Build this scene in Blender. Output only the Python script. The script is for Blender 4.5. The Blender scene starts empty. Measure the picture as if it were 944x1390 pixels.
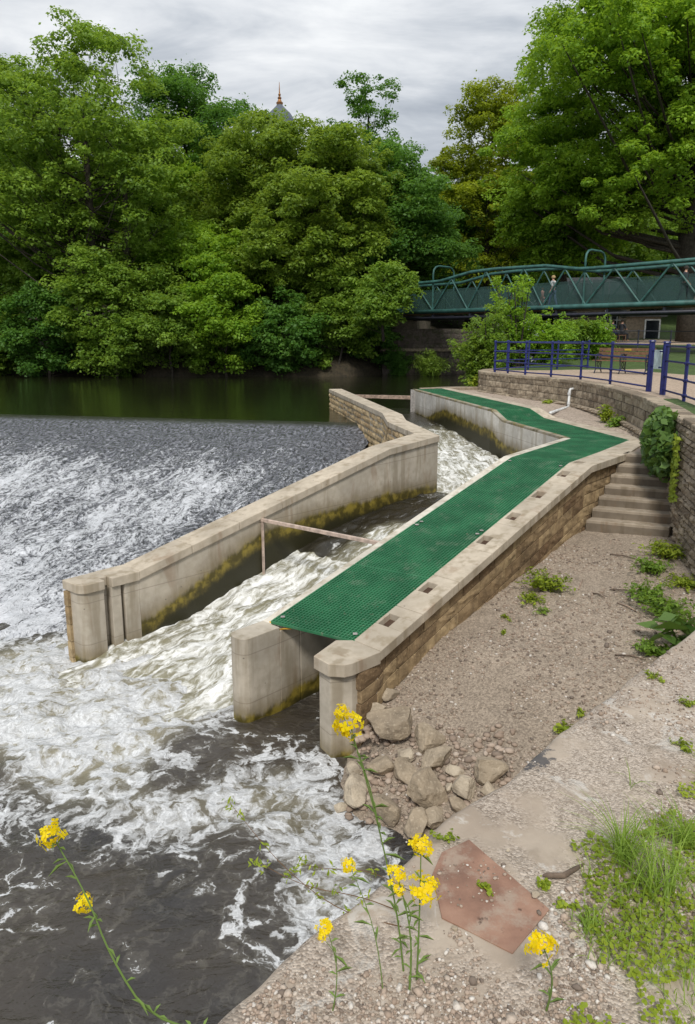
import bpy, math, random
import numpy as np
from mathutils import Vector, Matrix
R=math.radians
scene=bpy.context.scene
COL=scene.collection
rng=np.random.default_rng(7); random.seed(7)
# ------------------------------------------------------------------ camera geometry (used to size and place the things)
F=960.0; PITCH=math.atan(192/960); CP,SP=math.cos(PITCH),math.sin(PITCH); H=1.7
def P(u,v,z):
    x=(u-472)/F; y=(650-v)/F; d=(x,CP+y*SP,-SP+y*CP); t=(z-H)/d[2]
    return (d[0]*t,d[1]*t,z)
def PY(u,v,Y):
    x=(u-472)/F; y=(650-v)/F; d=(x,CP+y*SP,-SP+y*CP); t=Y/d[1]
    return (d[0]*t,Y,H+d[2]*t)
cam=bpy.data.cameras.new('camera'); co=bpy.data.objects.new('camera',cam); COL.objects.link(co)
co.location=(0,0,H); co.rotation_euler=(math.pi/2-PITCH,0,0)
cam.sensor_fit='HORIZONTAL'; cam.sensor_width=36; cam.lens=36*F/944; cam.shift_y=-45/944
cam.clip_start=.05; cam.clip_end=3000
scene.camera=co
# ------------------------------------------------------------------ numpy noise
def _h(ix,iy,iz,seed):
    n=(ix*374761393+iy*668265263+iz*2147483647+seed*1274126177)&0xffffffff
    n=((n^(n>>13))*1274126177)&0xffffffff
    n=(n^(n>>16))&0xffffffff
    return n/4294967295.0
def vnoise(x,y,z=0,seed=1):
    x=np.asarray(x,float); y=np.asarray(y,float); z=np.asarray(z,float)+0*x
    xi,yi,zi=np.floor(x).astype(np.int64),np.floor(y).astype(np.int64),np.floor(z).astype(np.int64)
    fx,fy,fz=x-xi,y-yi,z-zi
    fx,fy,fz=[f*f*(3-2*f) for f in (fx,fy,fz)]
    r=0
    for a in (0,1):
        for b in (0,1):
            for c in (0,1):
                w=(fx if a else 1-fx)*(fy if b else 1-fy)*(fz if c else 1-fz)
                r=r+w*_h(xi+a,yi+b,zi+c,seed)
    return r
def fbm(x,y,z=0,oct=4,seed=1):
    r=0;a=.5;f=1;t=0
    for o in range(oct):
        r=r+a*vnoise(x*f,y*f,np.asarray(z)*f,seed+o);t+=a;a*=.5;f*=2.03
    return r/t
def sstep(a,b,x):
    t=np.clip((x-a)/(b-a),0,1); return t*t*(3-2*t)
# ------------------------------------------------------------------ objects
def tag(o,label=None,cat=None,group=None,kind=None):
    if label: o['label']=label
    if cat: o['category']=cat
    if group: o['group']=group
    if kind: o['kind']=kind
    return o
def thing(name,label,cat,loc=(0,0,0),group=None,rz=0):
    o=bpy.data.objects.new(name,None); COL.objects.link(o); o.location=loc; o.rotation_euler=(0,0,rz)
    o.empty_display_size=.2
    return tag(o,label,cat,group)
def link(name,me,mat=None,parent=None):
    o=bpy.data.objects.new(name,me); COL.objects.link(o)
    if mat:
        for m in (mat if isinstance(mat,(list,tuple)) else [mat]): me.materials.append(m)
    if parent:
        o.parent=parent
        if parent.type=='EMPTY' or True: o.matrix_parent_inverse=Matrix.Identity(4)
    return o
class MB:
    """collects verts and faces; world coordinates minus origin"""
    def __init__(s,org=(0,0,0)): s.v=[];s.f=[];s.t=[];s.uv=[];s.mi=[];s.org=np.array(org,float)
    def add(s,vs,fs,tint=.5,uv=None,mi=0):
        b=len(s.v)
        s.v.extend([tuple(p) for p in vs]); s.f.extend([tuple(i+b for i in f) for f in fs])
        s.t.extend([tint]*len(vs) if np.isscalar(tint) else list(tint)); s.uv.extend([(0,0)]*len(vs) if uv is None else [tuple(q) for q in uv]); s.mi.extend([mi]*len(fs))
        return b
    def beam(s,p0,p1,w,h,up=(0,0,1),tint=.5):
        p0=np.array(p0,float);p1=np.array(p1,float);d=p1-p0;d/=np.linalg.norm(d)
        up=np.array(up,float); sd=np.cross(d,up); 
        if np.linalg.norm(sd)<1e-6: sd=np.array([1.,0,0])
        sd/=np.linalg.norm(sd); u=np.cross(sd,d)
        vs=[p+sd*a*w/2+u*b*h/2 for p in (p0,p1) for a,b in ((-1,-1),(1,-1),(1,1),(-1,1))]
        s.add(vs,[(3,2,1,0),(4,5,6,7),(0,1,5,4),(1,2,6,5),(2,3,7,6),(3,0,4,7)],tint)
    def box(s,c,sz,rz=0,tint=.5):
        c=np.array(c,float);a,b,h=[q/2 for q in sz];ca,sa=math.cos(rz),math.sin(rz)
        vs=[(c[0]+x*ca-y*sa,c[1]+x*sa+y*ca,c[2]+z) for z in (-h,h) for x,y in ((-a,-b),(a,-b),(a,b),(-a,b))]
        s.add(vs,[(3,2,1,0),(4,5,6,7),(0,1,5,4),(1,2,6,5),(2,3,7,6),(3,0,4,7)],tint)
    def tube(s,pts,rad,n=8,cap=True,tint=.5):
        pts=[np.array(p,float) for p in pts]
        if np.isscalar(rad): rad=[rad]*len(pts)
        vs=[];prev=None
        for i,p in enumerate(pts):
            d=pts[min(i+1,len(pts)-1)]-pts[max(i-1,0)];d/=np.linalg.norm(d)+1e-9
            if prev is None:
                a=np.cross(d,(0,0,1) if abs(d[2])<.9 else (1,0,0))
            else: a=prev-d*np.dot(prev,d)
            a/=np.linalg.norm(a)+1e-9;prev=a;b=np.cross(d,a)
            for k in range(n):
                th=2*math.pi*k/n; vs.append(p+(a*math.cos(th)+b*math.sin(th))*rad[i])
        fs=[(i*n+k,i*n+(k+1)%n,(i+1)*n+(k+1)%n,(i+1)*n+k) for i in range(len(pts)-1) for k in range(n)]
        if cap: fs+= [tuple(range(n-1,-1,-1)),tuple((len(pts)-1)*n+k for k in range(n))]
        s.add(vs,fs,tint)
    def prism(s,poly,z0,z1,tint=.5,uvf=None):
        n=len(poly)
        zz0=z0 if hasattr(z0,'__len__') else [z0]*n; zz1=z1 if hasattr(z1,'__len__') else [z1]*n
        vs=[(p[0],p[1],zz0[i]) for i,p in enumerate(poly)]+[(p[0],p[1],zz1[i]) for i,p in enumerate(poly)]
        fs=[tuple(range(n-1,-1,-1)),tuple(range(n,2*n))]+[(i,(i+1)%n,n+(i+1)%n,n+i) for i in range(n)]
        s.add(vs,fs,tint,uv=None if uvf is None else [uvf(q) for q in vs])
    def build(s,name,mat,parent=None,smooth=False,bevel=0):
        me=bpy.data.meshes.new(name)
        me.from_pydata([tuple(np.array(p)-s.org) for p in s.v] if s.v else [],[],s.f)
        a=me.attributes.new('tint','FLOAT','POINT'); a.data.foreach_set('value',np.array(s.t,np.float32))
        a=me.attributes.new('uvp','FLOAT_VECTOR','POINT'); a.data.foreach_set('vector',np.array([(q[0],q[1],0) for q in s.uv],np.float32).ravel())
        if any(s.mi): me.polygons.foreach_set('material_index',s.mi)
        if smooth: me.polygons.foreach_set('use_smooth',[True]*len(me.polygons))
        me.update()
        o=link(name,me,mat,parent)
        if parent is None: o.location=tuple(s.org)
        if bevel:
            m=o.modifiers.new('bevel','BEVEL'); m.width=bevel; m.segments=2; m.limit_method='ANGLE'; m.angle_limit=R(50)
        return o
def mesh_np(name,V,Q,mat,parent=None,tint=None,foam=None,uvp=None,smooth=False):
    V=np.asarray(V,np.float32);Q=np.asarray(Q,np.int32);k=Q.shape[1]
    me=bpy.data.meshes.new(name)
    me.vertices.add(len(V)); me.vertices.foreach_set('co',V.ravel())
    me.loops.add(Q.size); me.loops.foreach_set('vertex_index',Q.ravel())
    me.polygons.add(len(Q)); me.polygons.foreach_set('loop_start',np.arange(0,Q.size,k,dtype=np.int32))
    if smooth: me.polygons.foreach_set('use_smooth',np.ones(len(Q),bool))
    if tint is not None:
        a=me.attributes.new('tint','FLOAT','POINT'); a.data.foreach_set('value',np.asarray(tint,np.float32))
    if foam is not None:
        a=me.attributes.new('foam','FLOAT','POINT'); a.data.foreach_set('value',np.asarray(foam,np.float32))
    if uvp is not None:
        a=me.attributes.new('uvp','FLOAT_VECTOR','POINT'); a.data.foreach_set('vector',np.asarray(uvp,np.float32).ravel())
    me.update(calc_edges=True); me.validate()
    return link(name,me,mat,parent)
def grid_quads(nu,nv):
    i=np.arange(nu-1)[:,None]*nv+np.arange(nv-1)[None,:]; i=i.ravel()
    return np.stack([i,i+nv,i+nv+1,i+1],1)
# ------------------------------------------------------------------ materials
class G:
    def __init__(s,name,rough=.8):
        s.m=bpy.data.materials.new(name); s.m.use_nodes=True; s.t=s.m.node_tree
        s.b=s.t.nodes['Principled BSDF']; s.b.inputs['Roughness'].default_value=rough; s.out=s.t.nodes['Material Output']
    def n(s,typ,ins=None,**props):
        nd=s.t.nodes.new(typ)
        for k,v in props.items(): setattr(nd,k,v)
        for k,v in (ins or {}).items(): s.set(nd.inputs[k],v)
        return nd
    def set(s,inp,v):
        if isinstance(v,bpy.types.NodeSocket): s.t.links.new(v,inp)
        elif hasattr(v,'__len__') and inp.type=='RGBA': inp.default_value=(*v[:3],1)
        else: inp.default_value=v
    def pos(s): return s.n('ShaderNodeNewGeometry').outputs['Position']
    def attr(s,name,out='Fac'): return s.n('ShaderNodeAttribute',attribute_name=name).outputs[out]
    def noise(s,scale,detail=4,vec=None,rough=.55,dist=0,out='Fac'):
        return s.n('ShaderNodeTexNoise',{'Scale':scale,'Detail':detail,'Roughness':rough,'Distortion':dist,'Vector':vec if vec is not None else s.pos()}).outputs[out]
    def vor(s,scale,vec=None,out='Distance',feature='F1',rnd=1):
        return s.n('ShaderNodeTexVoronoi',{'Scale':scale,'Randomness':rnd,'Vector':vec if vec is not None else s.pos()},feature=feature).outputs[out]
    def scale(s,vec,sc):
        return s.n('ShaderNodeVectorMath',{0:vec,1:sc},operation='MULTIPLY').outputs[0]
    def vadd(s,a,b): return s.n('ShaderNodeVectorMath',{0:a,1:b},operation='ADD').outputs[0]
    def math(s,op,a,b=0,c=0,clamp=False):
        return s.n('ShaderNodeMath',{0:a,1:b,2:c},operation=op,use_clamp=clamp).outputs[0]
    def mr(s,v,a,b,c=0,d=1,smooth=True):
        return s.n('ShaderNodeMapRange',{'Value':v,'From Min':a,'From Max':b,'To Min':c,'To Max':d},interpolation_type='SMOOTHSTEP' if smooth else 'LINEAR').outputs[0]
    def mix(s,f,a,b,mode='MIX'):
        nd=s.t.nodes.new('ShaderNodeMix'); nd.data_type='RGBA'; nd.blend_type=mode
        s.set(nd.inputs[0],f); s.set(nd.inputs[6],a); s.set(nd.inputs[7],b); return nd.outputs[2]
    def ramp(s,f,stops):
        nd=s.t.nodes.new('ShaderNodeValToRGB'); s.set(nd.inputs[0],f); e=nd.color_ramp.elements
        while len(e)<len(stops): e.new(.5)
        for i,(p,c) in enumerate(stops): e[i].position=p; e[i].color=(*c,1)
        return nd.outputs[0]
    def bump(s,h,strength=.5,dist=.01,normal=None):
        d={'Height':h,'Strength':strength,'Distance':dist}
        if normal is not None: d['Normal']=normal
        return s.n('ShaderNodeBump',d).outputs[0]
    def fin(s,color=None,rough=None,normal=None,spec=None,metal=None):
        if color is not None: s.set(s.b.inputs['Base Color'],color)
        if rough is not None: s.set(s.b.inputs['Roughness'],rough)
        if normal is not None: s.set(s.b.inputs['Normal'],normal)
        if spec is not None: s.set(s.b.inputs['Specular IOR Level'],spec)
        if metal is not None: s.set(s.b.inputs['Metallic'],metal)
        return s.m
def m_plain(name,c,rough=.6,metal=0,var=.25,sc=6):
    g=G(name); n=g.noise(sc,4); col=g.mix(g.mr(n,.3,.7),[q*(1-var) for q in c],[min(1,q*(1+var)) for q in c])
    return g.fin(col,rough,g.bump(g.noise(sc*8,3),.15,.01),metal=metal)
def m_concrete(name,c,algae=True,pale=False):
    g=G(name,.85); p=g.pos()
    n1=g.noise(1.3,5); n2=g.noise(9,6); 
    streak=g.noise(1,4,g.scale(p,(5,5,.5)))
    col=g.mix(g.mr(n1,.3,.7),[q*.78 for q in c],[min(.85,q*1.12) for q in c])
    col=g.mix(g.mr(n2,.35,.7,0,.35),col,[c[0]*.55,c[1]*.52,c[2]*.46])
    col=g.mix(g.mr(streak,.50,.66,0,.62),col,[c[0]*.5,c[1]*.46,c[2]*.38])
    rust=g.mr(g.noise(2.3,6,g.scale(p,(1.5,1.5,.35)),dist=.6),.56,.70,0,.38)
    col=g.mix(rust,col,(.20,.11,.05))
    # board marks: fine vertical shutter lines and blow holes
    holes=g.mr(g.vor(4.2,g.scale(p,(1,1,1.3))),.035,.06,1,0)
    zz_=g.n('ShaderNodeSeparateXYZ',{0:p}).outputs[2]
    ln=g.math('ABSOLUTE',g.math('SUBTRACT',g.math('FRACT',g.math('MULTIPLY',g.math('ADD',zz_,5.13),1.67)),.5)); col=g.mix(g.mr(ln,.006,.016,.45 if algae else 0,0),col,(.17,.14,.11))
    if algae:
        h=g.n('ShaderNodeSeparateXYZ',{0:g.attr('uvp','Vector')}).outputs[1]
        ah=g.n('ShaderNodeSeparateXYZ',{0:g.attr('uvp','Vector')}).outputs[0]
        nn_=g.math('ADD',g.math('MULTIPLY',g.math('SUBTRACT',g.noise(2.4,7,g.scale(p,(1,1,.5)),.65),.5),.34),g.math('MULTIPLY',g.math('SUBTRACT',g.noise(26,4,g.scale(p,(1,1,.25))),.5),.10))
        hh=g.math('ADD',g.math('SUBTRACT',h,ah),nn_)
        alg=g.math('ADD',g.mr(hh,-.07,.03,.75,0),g.mr(hh,-.05,.16,.25,0))
        brown=g.mix(g.mr(g.noise(7,4),.4,.65),(.070,.055,.008),(.24,.185,.03))
        brown=g.mix(g.mr(hh,-.30,-.10,1,0),brown,(.022,.020,.006))
        wet=g.mr(hh,.0,.30,.55,0)
        col=g.mix(wet,col,(.16,.12,.06))
        col=g.mix(alg,col,brown)
        rough=g.mr(alg,0,1,.85,.45)
    else: rough=.85
    col=g.mix(g.math('MULTIPLY',holes,.6),col,(.05,.045,.04))
    hb=g.math('ADD',g.math('MULTIPLY',n2,.6),g.math('MULTIPLY',g.noise(60,3),.35))
    return g.fin(col,rough,g.bump(hb,.35,.012))
def m_stone(name,c0,c1,dark=(.05,.045,.035),bump=.6,moss=0,sc=1.0):
    g=G(name,.9); t=g.attr('tint'); p=g.pos()
    col=g.mix(t,c0,c1)
    n=g.noise(7*sc,6); col=g.mix(g.mr(n,.38,.72,0,.6),col,[q*.5 for q in c0])
    col=g.mix(g.mr(g.noise(2.2*sc,4),.5,.75,0,.5),col,dark)
    col=g.mix(g.mr(g.noise(35*sc,3),.5,.8,0,.35),col,[min(.7,q*1.4) for q in c1])
    if moss: col=g.mix(g.mr(g.noise(3,5),.5,.62,0,moss),col,(.05,.07,.015))
    hb=g.math('ADD',n,g.math('MULTIPLY',g.noise(45*sc,4),.4))
    return g.fin(col,.9,g.bump(hb,bump,.02))
CONC=(.47,.42,.345)
M={}
M['concrete']=m_concrete('concrete',CONC)
M['white_concrete']=m_concrete('pale_concrete',(.62,.595,.55)); M['riser']=m_concrete('dark_riser_stone',(.20,.165,.125),algae=False); M['step']=m_concrete('worn_step_stone',(.38,.32,.25),algae=False)  # risers get a darker stone colour than the treads
M['coping']=m_concrete('coping_concrete',(.50,.435,.345),algae=False)
M['pale_coping']=m_concrete('pale_coping_concrete',(.62,.58,.50),algae=False)
M['block']=m_stone('tan_block_stone',(.15,.09,.045),(.46,.34,.19),(.075,.05,.025),.8)
M['rough_block']=m_stone('rock_faced_stone',(.30,.21,.11),(.50,.39,.23),(.10,.08,.04),.9)
M['wallstone']=m_stone('weathered_wall_stone',(.175,.135,.095),(.44,.365,.27),(.10,.085,.065),.8)
M['mortar']=m_stone('mortar',(.20,.17,.13),(.22,.19,.15),(.06,.05,.04),.5,.3)
M['rock']=m_stone('river_rock',(.32,.255,.18),(.50,.43,.33),(.13,.10,.07),1.0)
M['darkstone']=m_stone('dark_masonry',(.10,.08,.07),(.17,.14,.12),(.04,.035,.03),.8,.4)
M['steel_green']=m_plain('green_painted_steel',(.035,.11,.10),.45,0,.3,3)
M['blue']=m_plain('blue_painted_steel',(.012,.018,.13),.35,0,.25,9)
M['black_iron']=m_plain('black_iron',(.02,.022,.035),.5)
M['rusty']=m_plain('rusty_pipe',(.30,.22,.17),.8,0,.35,12)
M['galv']=m_plain('galvanised_steel',(.38,.36,.34),.5,.3,.25,12)
M['pvc']=m_plain('grey_plastic_pipe',(.55,.56,.56),.4)
M['timber']=m_plain('brown_timber',(.16,.085,.045),.7,0,.3,14)
M['brass']=m_plain('brass_plaque',(.6,.42,.05),.35,.5)
M['gilt']=m_plain('gilded_copper',(.30,.14,.05),.5,.5)
M['lead']=m_plain('lead_roof',(.09,.11,.14),.55,.1,.2,3)
M['slate']=m_plain('slate',(.16,.16,.17),.7)
M['whitepaint']=m_plain('white_paint',(.75,.76,.76),.5)
M['glassdark']=m_plain('dark_window_glass',(.02,.025,.03),.08)
M['bark']=m_plain('bark',(.05,.042,.033),.95,0,.4,9)
M['drybark']=m_plain('dead_wood',(.13,.095,.07),.95,0,.35,30)
M['dark_pit']=m_plain('dark_brown_recess',(.07,.04,.025),.9)  # dark brown colour for the floors of the coping slots
M['yellow_strap']=m_plain('yellow_strap',(.6,.33,.02),.6)
M['notice']=m_plain('pale_notice',(.5,.6,.62),.5)
def m_grating():
    g=G('green_moulded_grating',.5)
    col=g.mix(g.mr(g.noise(2.5,5),.35,.7),(.018,.120,.052),(.034,.185,.082))
    col=g.mix(g.mr(g.noise(3.2,6,rough=.7),.52,.70,0,.5),col,(.17,.25,.17)); col=g.mix(g.mr(g.noise(19,4),.62,.74,0,.5),col,(.24,.22,.15))
    return g.fin(col,.5,g.bump(g.noise(300,2),.4,.002),spec=.4)
M['grating']=m_grating()
def m_leaf(name,c0,c1,trans=.45,rough=.5):
    g=G(name,rough); t=g.attr('tint')
    col=g.mix(t,c0,c1); col=g.mix(g.mr(g.noise(.35,3),.35,.7,0,.5),col,[q*.72 for q in c0])
    g.fin(col,rough,spec=.3)
    tr=g.n('ShaderNodeBsdfTranslucent',{'Color':g.mix(.5,col,(c1[0]*1.5,c1[1]*1.4,c1[2]*.7))})
    mx=g.n('ShaderNodeMixShader',{0:trans,1:g.b.outputs[0],2:tr.outputs[0]})
    g.t.links.new(mx.outputs[0],g.out.inputs[0]); return g.m
L={}
L['mid']=m_leaf('sycamore_leaves',(.115,.22,.030),(.31,.47,.07))
L['dark']=m_leaf('dark_green_leaves',(.062,.165,.030),(.165,.33,.055))
L['olive']=m_leaf('olive_green_leaves',(.12,.21,.028),(.31,.44,.06))
L['yellow']=m_leaf('yellow_green_leaves',(.155,.22,.018),(.37,.45,.035))
L['bright']=m_leaf('bright_green_leaves',(.125,.265,.022),(.35,.54,.055))
L['lush']=m_leaf('ground_leaves',(.15,.23,.016),(.42,.50,.05),.35)
L['grass']=m_leaf('grass_blades',(.14,.25,.03),(.36,.50,.09),.4)
L['ivy']=m_leaf('ivy_leaves',(.04,.10,.02),(.22,.36,.09),.3,.4)
L['petal']=m_leaf('yellow_petals',(.80,.62,.004),(.95,.80,.01),.35)
L['stem']=m_leaf('green_stems',(.10,.17,.04),(.2,.3,.07),.1)
L['redstem']=m_leaf('reddish_stems',(.12,.06,.035),(.2,.12,.05),.05)
def m_ground(name,c0,c1,c2,pebble=40,bump=.8,dist=.02):
    g=G(name,.95)
    n=g.noise(.9,5); n2=g.noise(6,6); v=g.vor(pebble,out='Color'); d=g.vor(pebble)
    gray=g.n('ShaderNodeSeparateColor',{0:v}).outputs[0]
    col=g.mix(g.mr(n,.35,.65),c0,c1); col=g.mix(g.mr(n2,.45,.7,0,.6),col,c2)
    col=g.mix(.5,col,g.mix(gray,[q*.55 for q in c0],[min(.8,q*1.5) for q in c1]))
    hb=g.math('ADD',g.math('MULTIPLY',d,-.8),n2)
    return g.fin(col,.95,g.bump(hb,bump,dist))
M['gravel']=m_ground('gravel_bed',(.23,.185,.14),(.34,.28,.22),(.14,.11,.08),60,.9,.012)
M['landing']=m_ground('gravelly_concrete',(.31,.25,.20),(.38,.31,.25),(.22,.18,.14),30,.5,.01)
M['path']=m_ground('sandy_path',(.34,.26,.19),(.40,.31,.235),(.28,.21,.15),25,.4,.01)
M['soil']=m_ground('woodland_soil',(.030,.024,.015),(.042,.032,.018),(.02,.024,.009),6,.8,.05)
M['turf']=m_ground('turf',(.04,.075,.016),(.065,.11,.024),(.07,.07,.03),14,.9,.03)
M['riverbed']=m_ground('riverbed',(.06,.05,.035),(.08,.065,.045),(.04,.035,.025),4,.5,.05)
def m_ledge():
    g=G('worn_concrete_ground',.93); p=g.pos()
    n=g.noise(1.6,6); n2=g.noise(9,6); v=g.vor(130,out='Color'); d=g.vor(130)
    gray=g.n('ShaderNodeSeparateColor',{0:v}).outputs[0]
    col=g.mix(g.mr(n,.35,.65),(.31,.25,.195),(.42,.355,.285))
    grit=g.mr(g.noise(2.2,5,dist=.5),.42,.52,0,1)
    col=g.mix(g.math('MULTIPLY',grit,.65),col,g.mix(gray,(.17,.13,.10),(.62,.54,.46)))
    col=g.mix(g.mr(n2,.5,.75,0,.5),col,(.22,.175,.13))
    col=g.mix(g.mr(g.noise(4.5,7,dist=1,rough=.65),.56,.64,0,.55),col,(.56,.54,.50)); col=g.mix(g.mr(g.noise(2.7,7,dist=.8,rough=.7),.57,.66,0,.5),col,(.17,.145,.12))
    # tar stain by the edge
    tar=g.n('ShaderNodeVectorMath',{0:g.scale(g.vadd(p,(-.735,-2.665,0)),(5.5,5.5,0))},operation='LENGTH').outputs['Value']
    tf=g.mr(g.math('ADD',tar,g.math('MULTIPLY',g.noise(22,7,rough=.75),2.6)),1.75,1.95,1,0)
    col=g.mix(g.math('MULTIPLY',tf,.85),col,(.05,.052,.06))
    hb=g.math('ADD',n2,g.math('MULTIPLY',g.math('MULTIPLY',d,-.7),grit))
    return g.fin(col,.93,g.bump(hb,.8,.010))
M['ledge']=m_ledge()
def m_rustplate():
    g=G('rusted_steel_plate',.8)
    n=g.noise(5,7); col=g.ramp(n,[(.3,(.13,.07,.05)),(.5,(.26,.145,.10)),(.68,(.36,.22,.155))])
    col=g.mix(g.mr(g.noise(7,7,rough=.7),.5,.66,0,.75),col,(.34,.27,.21)); col=g.mix(g.mr(g.noise(22,5),.62,.72,0,.8),col,(.06,.03,.02))
    return g.fin(col,.8,g.bump(g.math('ADD',n,g.noise(90,3)),.5,.003))
M['plate']=m_rustplate()
def m_pebble():
    g=G('pebbles',.85); t=g.attr('tint')
    col=g.ramp(t,[(0,(.16,.125,.10)),(.3,(.30,.225,.17)),(.6,(.42,.33,.26)),(.85,(.50,.43,.36)),(1,(.62,.58,.53))])
    return g.fin(g.mix(g.mr(g.noise(120,3),.4,.7,0,.4),col,(.2,.16,.13)),.85)
M['pebble']=m_pebble()
# --- water
def m_calm():
    g=G('still_river_water',.04); p=g.pos()
    n=g.noise(1,4,g.scale(p,(1.1,3.2,1))); n2=g.noise(1,3,g.scale(p,(5,13,1)))
    h=g.math('ADD',n,g.math('MULTIPLY',n2,.3))
    return g.fin((.016,.018,.008),.05,g.bump(h,.28,.05),spec=.5)
M['calm']=m_calm()
def ridge(g,n,k=4.0):
    return g.math('SUBTRACT',1,g.math('MULTIPLY',g.math('ABSOLUTE',g.math('SUBTRACT',n,.5)),k),clamp=True)
def m_pool():
    g=G('foamy_pool_water',.08); p=g.pos(); f=g.attr('foam')
    w=g.noise(1.5,5,p,out='Color',rough=.6); q=g.vadd(p,g.scale(g.vadd(w,(-.5,-.5,-.5)),(.9,.9,0)))
    w2=g.noise(8,4,q,out='Color'); q2=g.vadd(q,g.scale(g.vadd(w2,(-.5,-.5,-.5)),(.10,.10,0)))
    a=g.noise(2.1,8,q,.62); b=g.noise(8.5,6,q2,.6); r1=ridge(g,g.noise(3.6,5,q2,.55),6); r2=ridge(g,g.noise(9,4,q2,.5),5)
    n=g.math('ADD',g.math('ADD',g.math('MULTIPLY',a,.40),g.math('MULTIPLY',b,.30)),g.math('ADD',g.math('MULTIPLY',r1,.13),g.math('MULTIPLY',r2,.07)))
    th=g.math('SUBTRACT',.638,g.math('MULTIPLY',f,.205))
    df=g.math('SUBTRACT',n,th)
    soften=g.mr(f,.3,.9,.012,.075); fm=g.mr(g.math('DIVIDE',df,soften),-1,1,0,1)
    halo=g.mr(df,-.11,.02,0,.22)
    base=g.mix(g.mr(g.noise(.5,3),.35,.65),(.022,.021,.022),(.050,.042,.034))
    base=g.mix(halo,base,(.30,.28,.23))
    base=g.mix(g.mr(f,.65,1.0,0,.65),base,(.33,.30,.20))
    g2=g.mr(g.noise(26,5,q2,.65),.3,.7,0,1)
    foamc=g.mix(g2,(.38,.385,.39),(.70,.72,.74))
    col=g.mix(g.math('MULTIPLY',fm,.95),base,foamc)
    rip=g.math('ADD',g.noise(2.6,5,g.scale(p,(1,1.7,1)),dist=1),g.math('MULTIPLY',g.noise(11,4,g.scale(p,(1,1.6,1)),dist=.7),.30))
    nb=g.bump(rip,.65,.07); nb=g.bump(g.math('ADD',fm,g.math('MULTIPLY',g.noise(70,2),.4)),.35,.008,nb)
    return g.fin(col,g.mr(fm,0,1,.06,.7),nb,spec=.5)
M['pool']=m_pool()
def ridge(g,n,k=4.0):
    return g.math('SUBTRACT',1,g.math('MULTIPLY',g.math('ABSOLUTE',g.math('SUBTRACT',n,.5)),k),clamp=True)
def m_white():
    g=G('white_water',.35); p=g.pos(); f=g.attr('foam'); uv=g.attr('uvp','Vector')
    w=g.noise(1.4,4,uv,out='Color'); q=g.vadd(uv,g.scale(g.vadd(w,(-.5,-.5,-.5)),(.5,.9,0)))
    st=g.noise(1,7,g.scale(q,(4.2,1.5,1)),.68); fi=g.noise(1,6,g.scale(q,(15,6,1)),.7); rg=ridge(g,g.noise(1,5,g.scale(q,(5,2.2,1)),.6))
    n=g.math('ADD',g.math('ADD',g.math('MULTIPLY',st,.50),g.math('MULTIPLY',fi,.30)),g.math('MULTIPLY',rg,.14))
    th=g.math('SUBTRACT',.70,g.math('MULTIPLY',f,.225))
    fm=g.mr(g.math('SUBTRACT',n,th),-.10,.09,0,1)
    base=g.mix(g.mr(f,.2,.7),(.020,.017,.011),(.22,.205,.135))
    col=g.mix(fm,base,(.86,.87,.86))
    return g.fin(col,g.mr(fm,0,1,.12,.6),g.bump(g.math('ADD',n,g.math('MULTIPLY',g.noise(55,3),.2)),.7,.05),spec=.5)
M['white']=m_white()
def m_weir():
    g=G('weir_sheet_water',.3); uv=g.attr('uvp','Vector'); f=g.attr('foam')
    w=g.noise(.9,4,uv,out='Color'); q=g.vadd(uv,g.scale(g.vadd(w,(-.5,-.5,-.5)),(.7,.8,0)))
    big=g.noise(1,6,g.scale(q,(1.1,.28,1)),.65); mid=g.noise(1,6,g.scale(q,(5,1.5,1)),.68)
    fine=g.noise(1,5,g.scale(q,(13,7,1)),.7); sp=g.noise(1,3,g.scale(q,(34,20,1)),.75)
    n=g.math('ADD',g.math('ADD',g.math('MULTIPLY',big,.22),g.math('MULTIPLY',mid,.25)),g.math('ADD',g.math('MULTIPLY',fine,.30),g.math('MULTIPLY',sp,.30)))
    th=g.math('SUBTRACT',.675,g.math('MULTIPLY',f,.235))
    fm=g.mr(g.math('SUBTRACT',n,th),-.045,.055,0,1)
    base=g.mix(g.mr(fine,.38,.62),(.035,.037,.045),(.25,.26,.295))
    base=g.mix(g.mr(f,0,.10,1,0),base,(.030,.034,.020))
    col=g.mix(fm,base,(.74,.76,.80))
    return g.fin(col,g.mr(fm,0,1,.15,.6),g.bump(g.math('ADD',fine,g.math('MULTIPLY',sp,.7)),1.0,.07),spec=.5)
M['weir']=m_weir()
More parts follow.
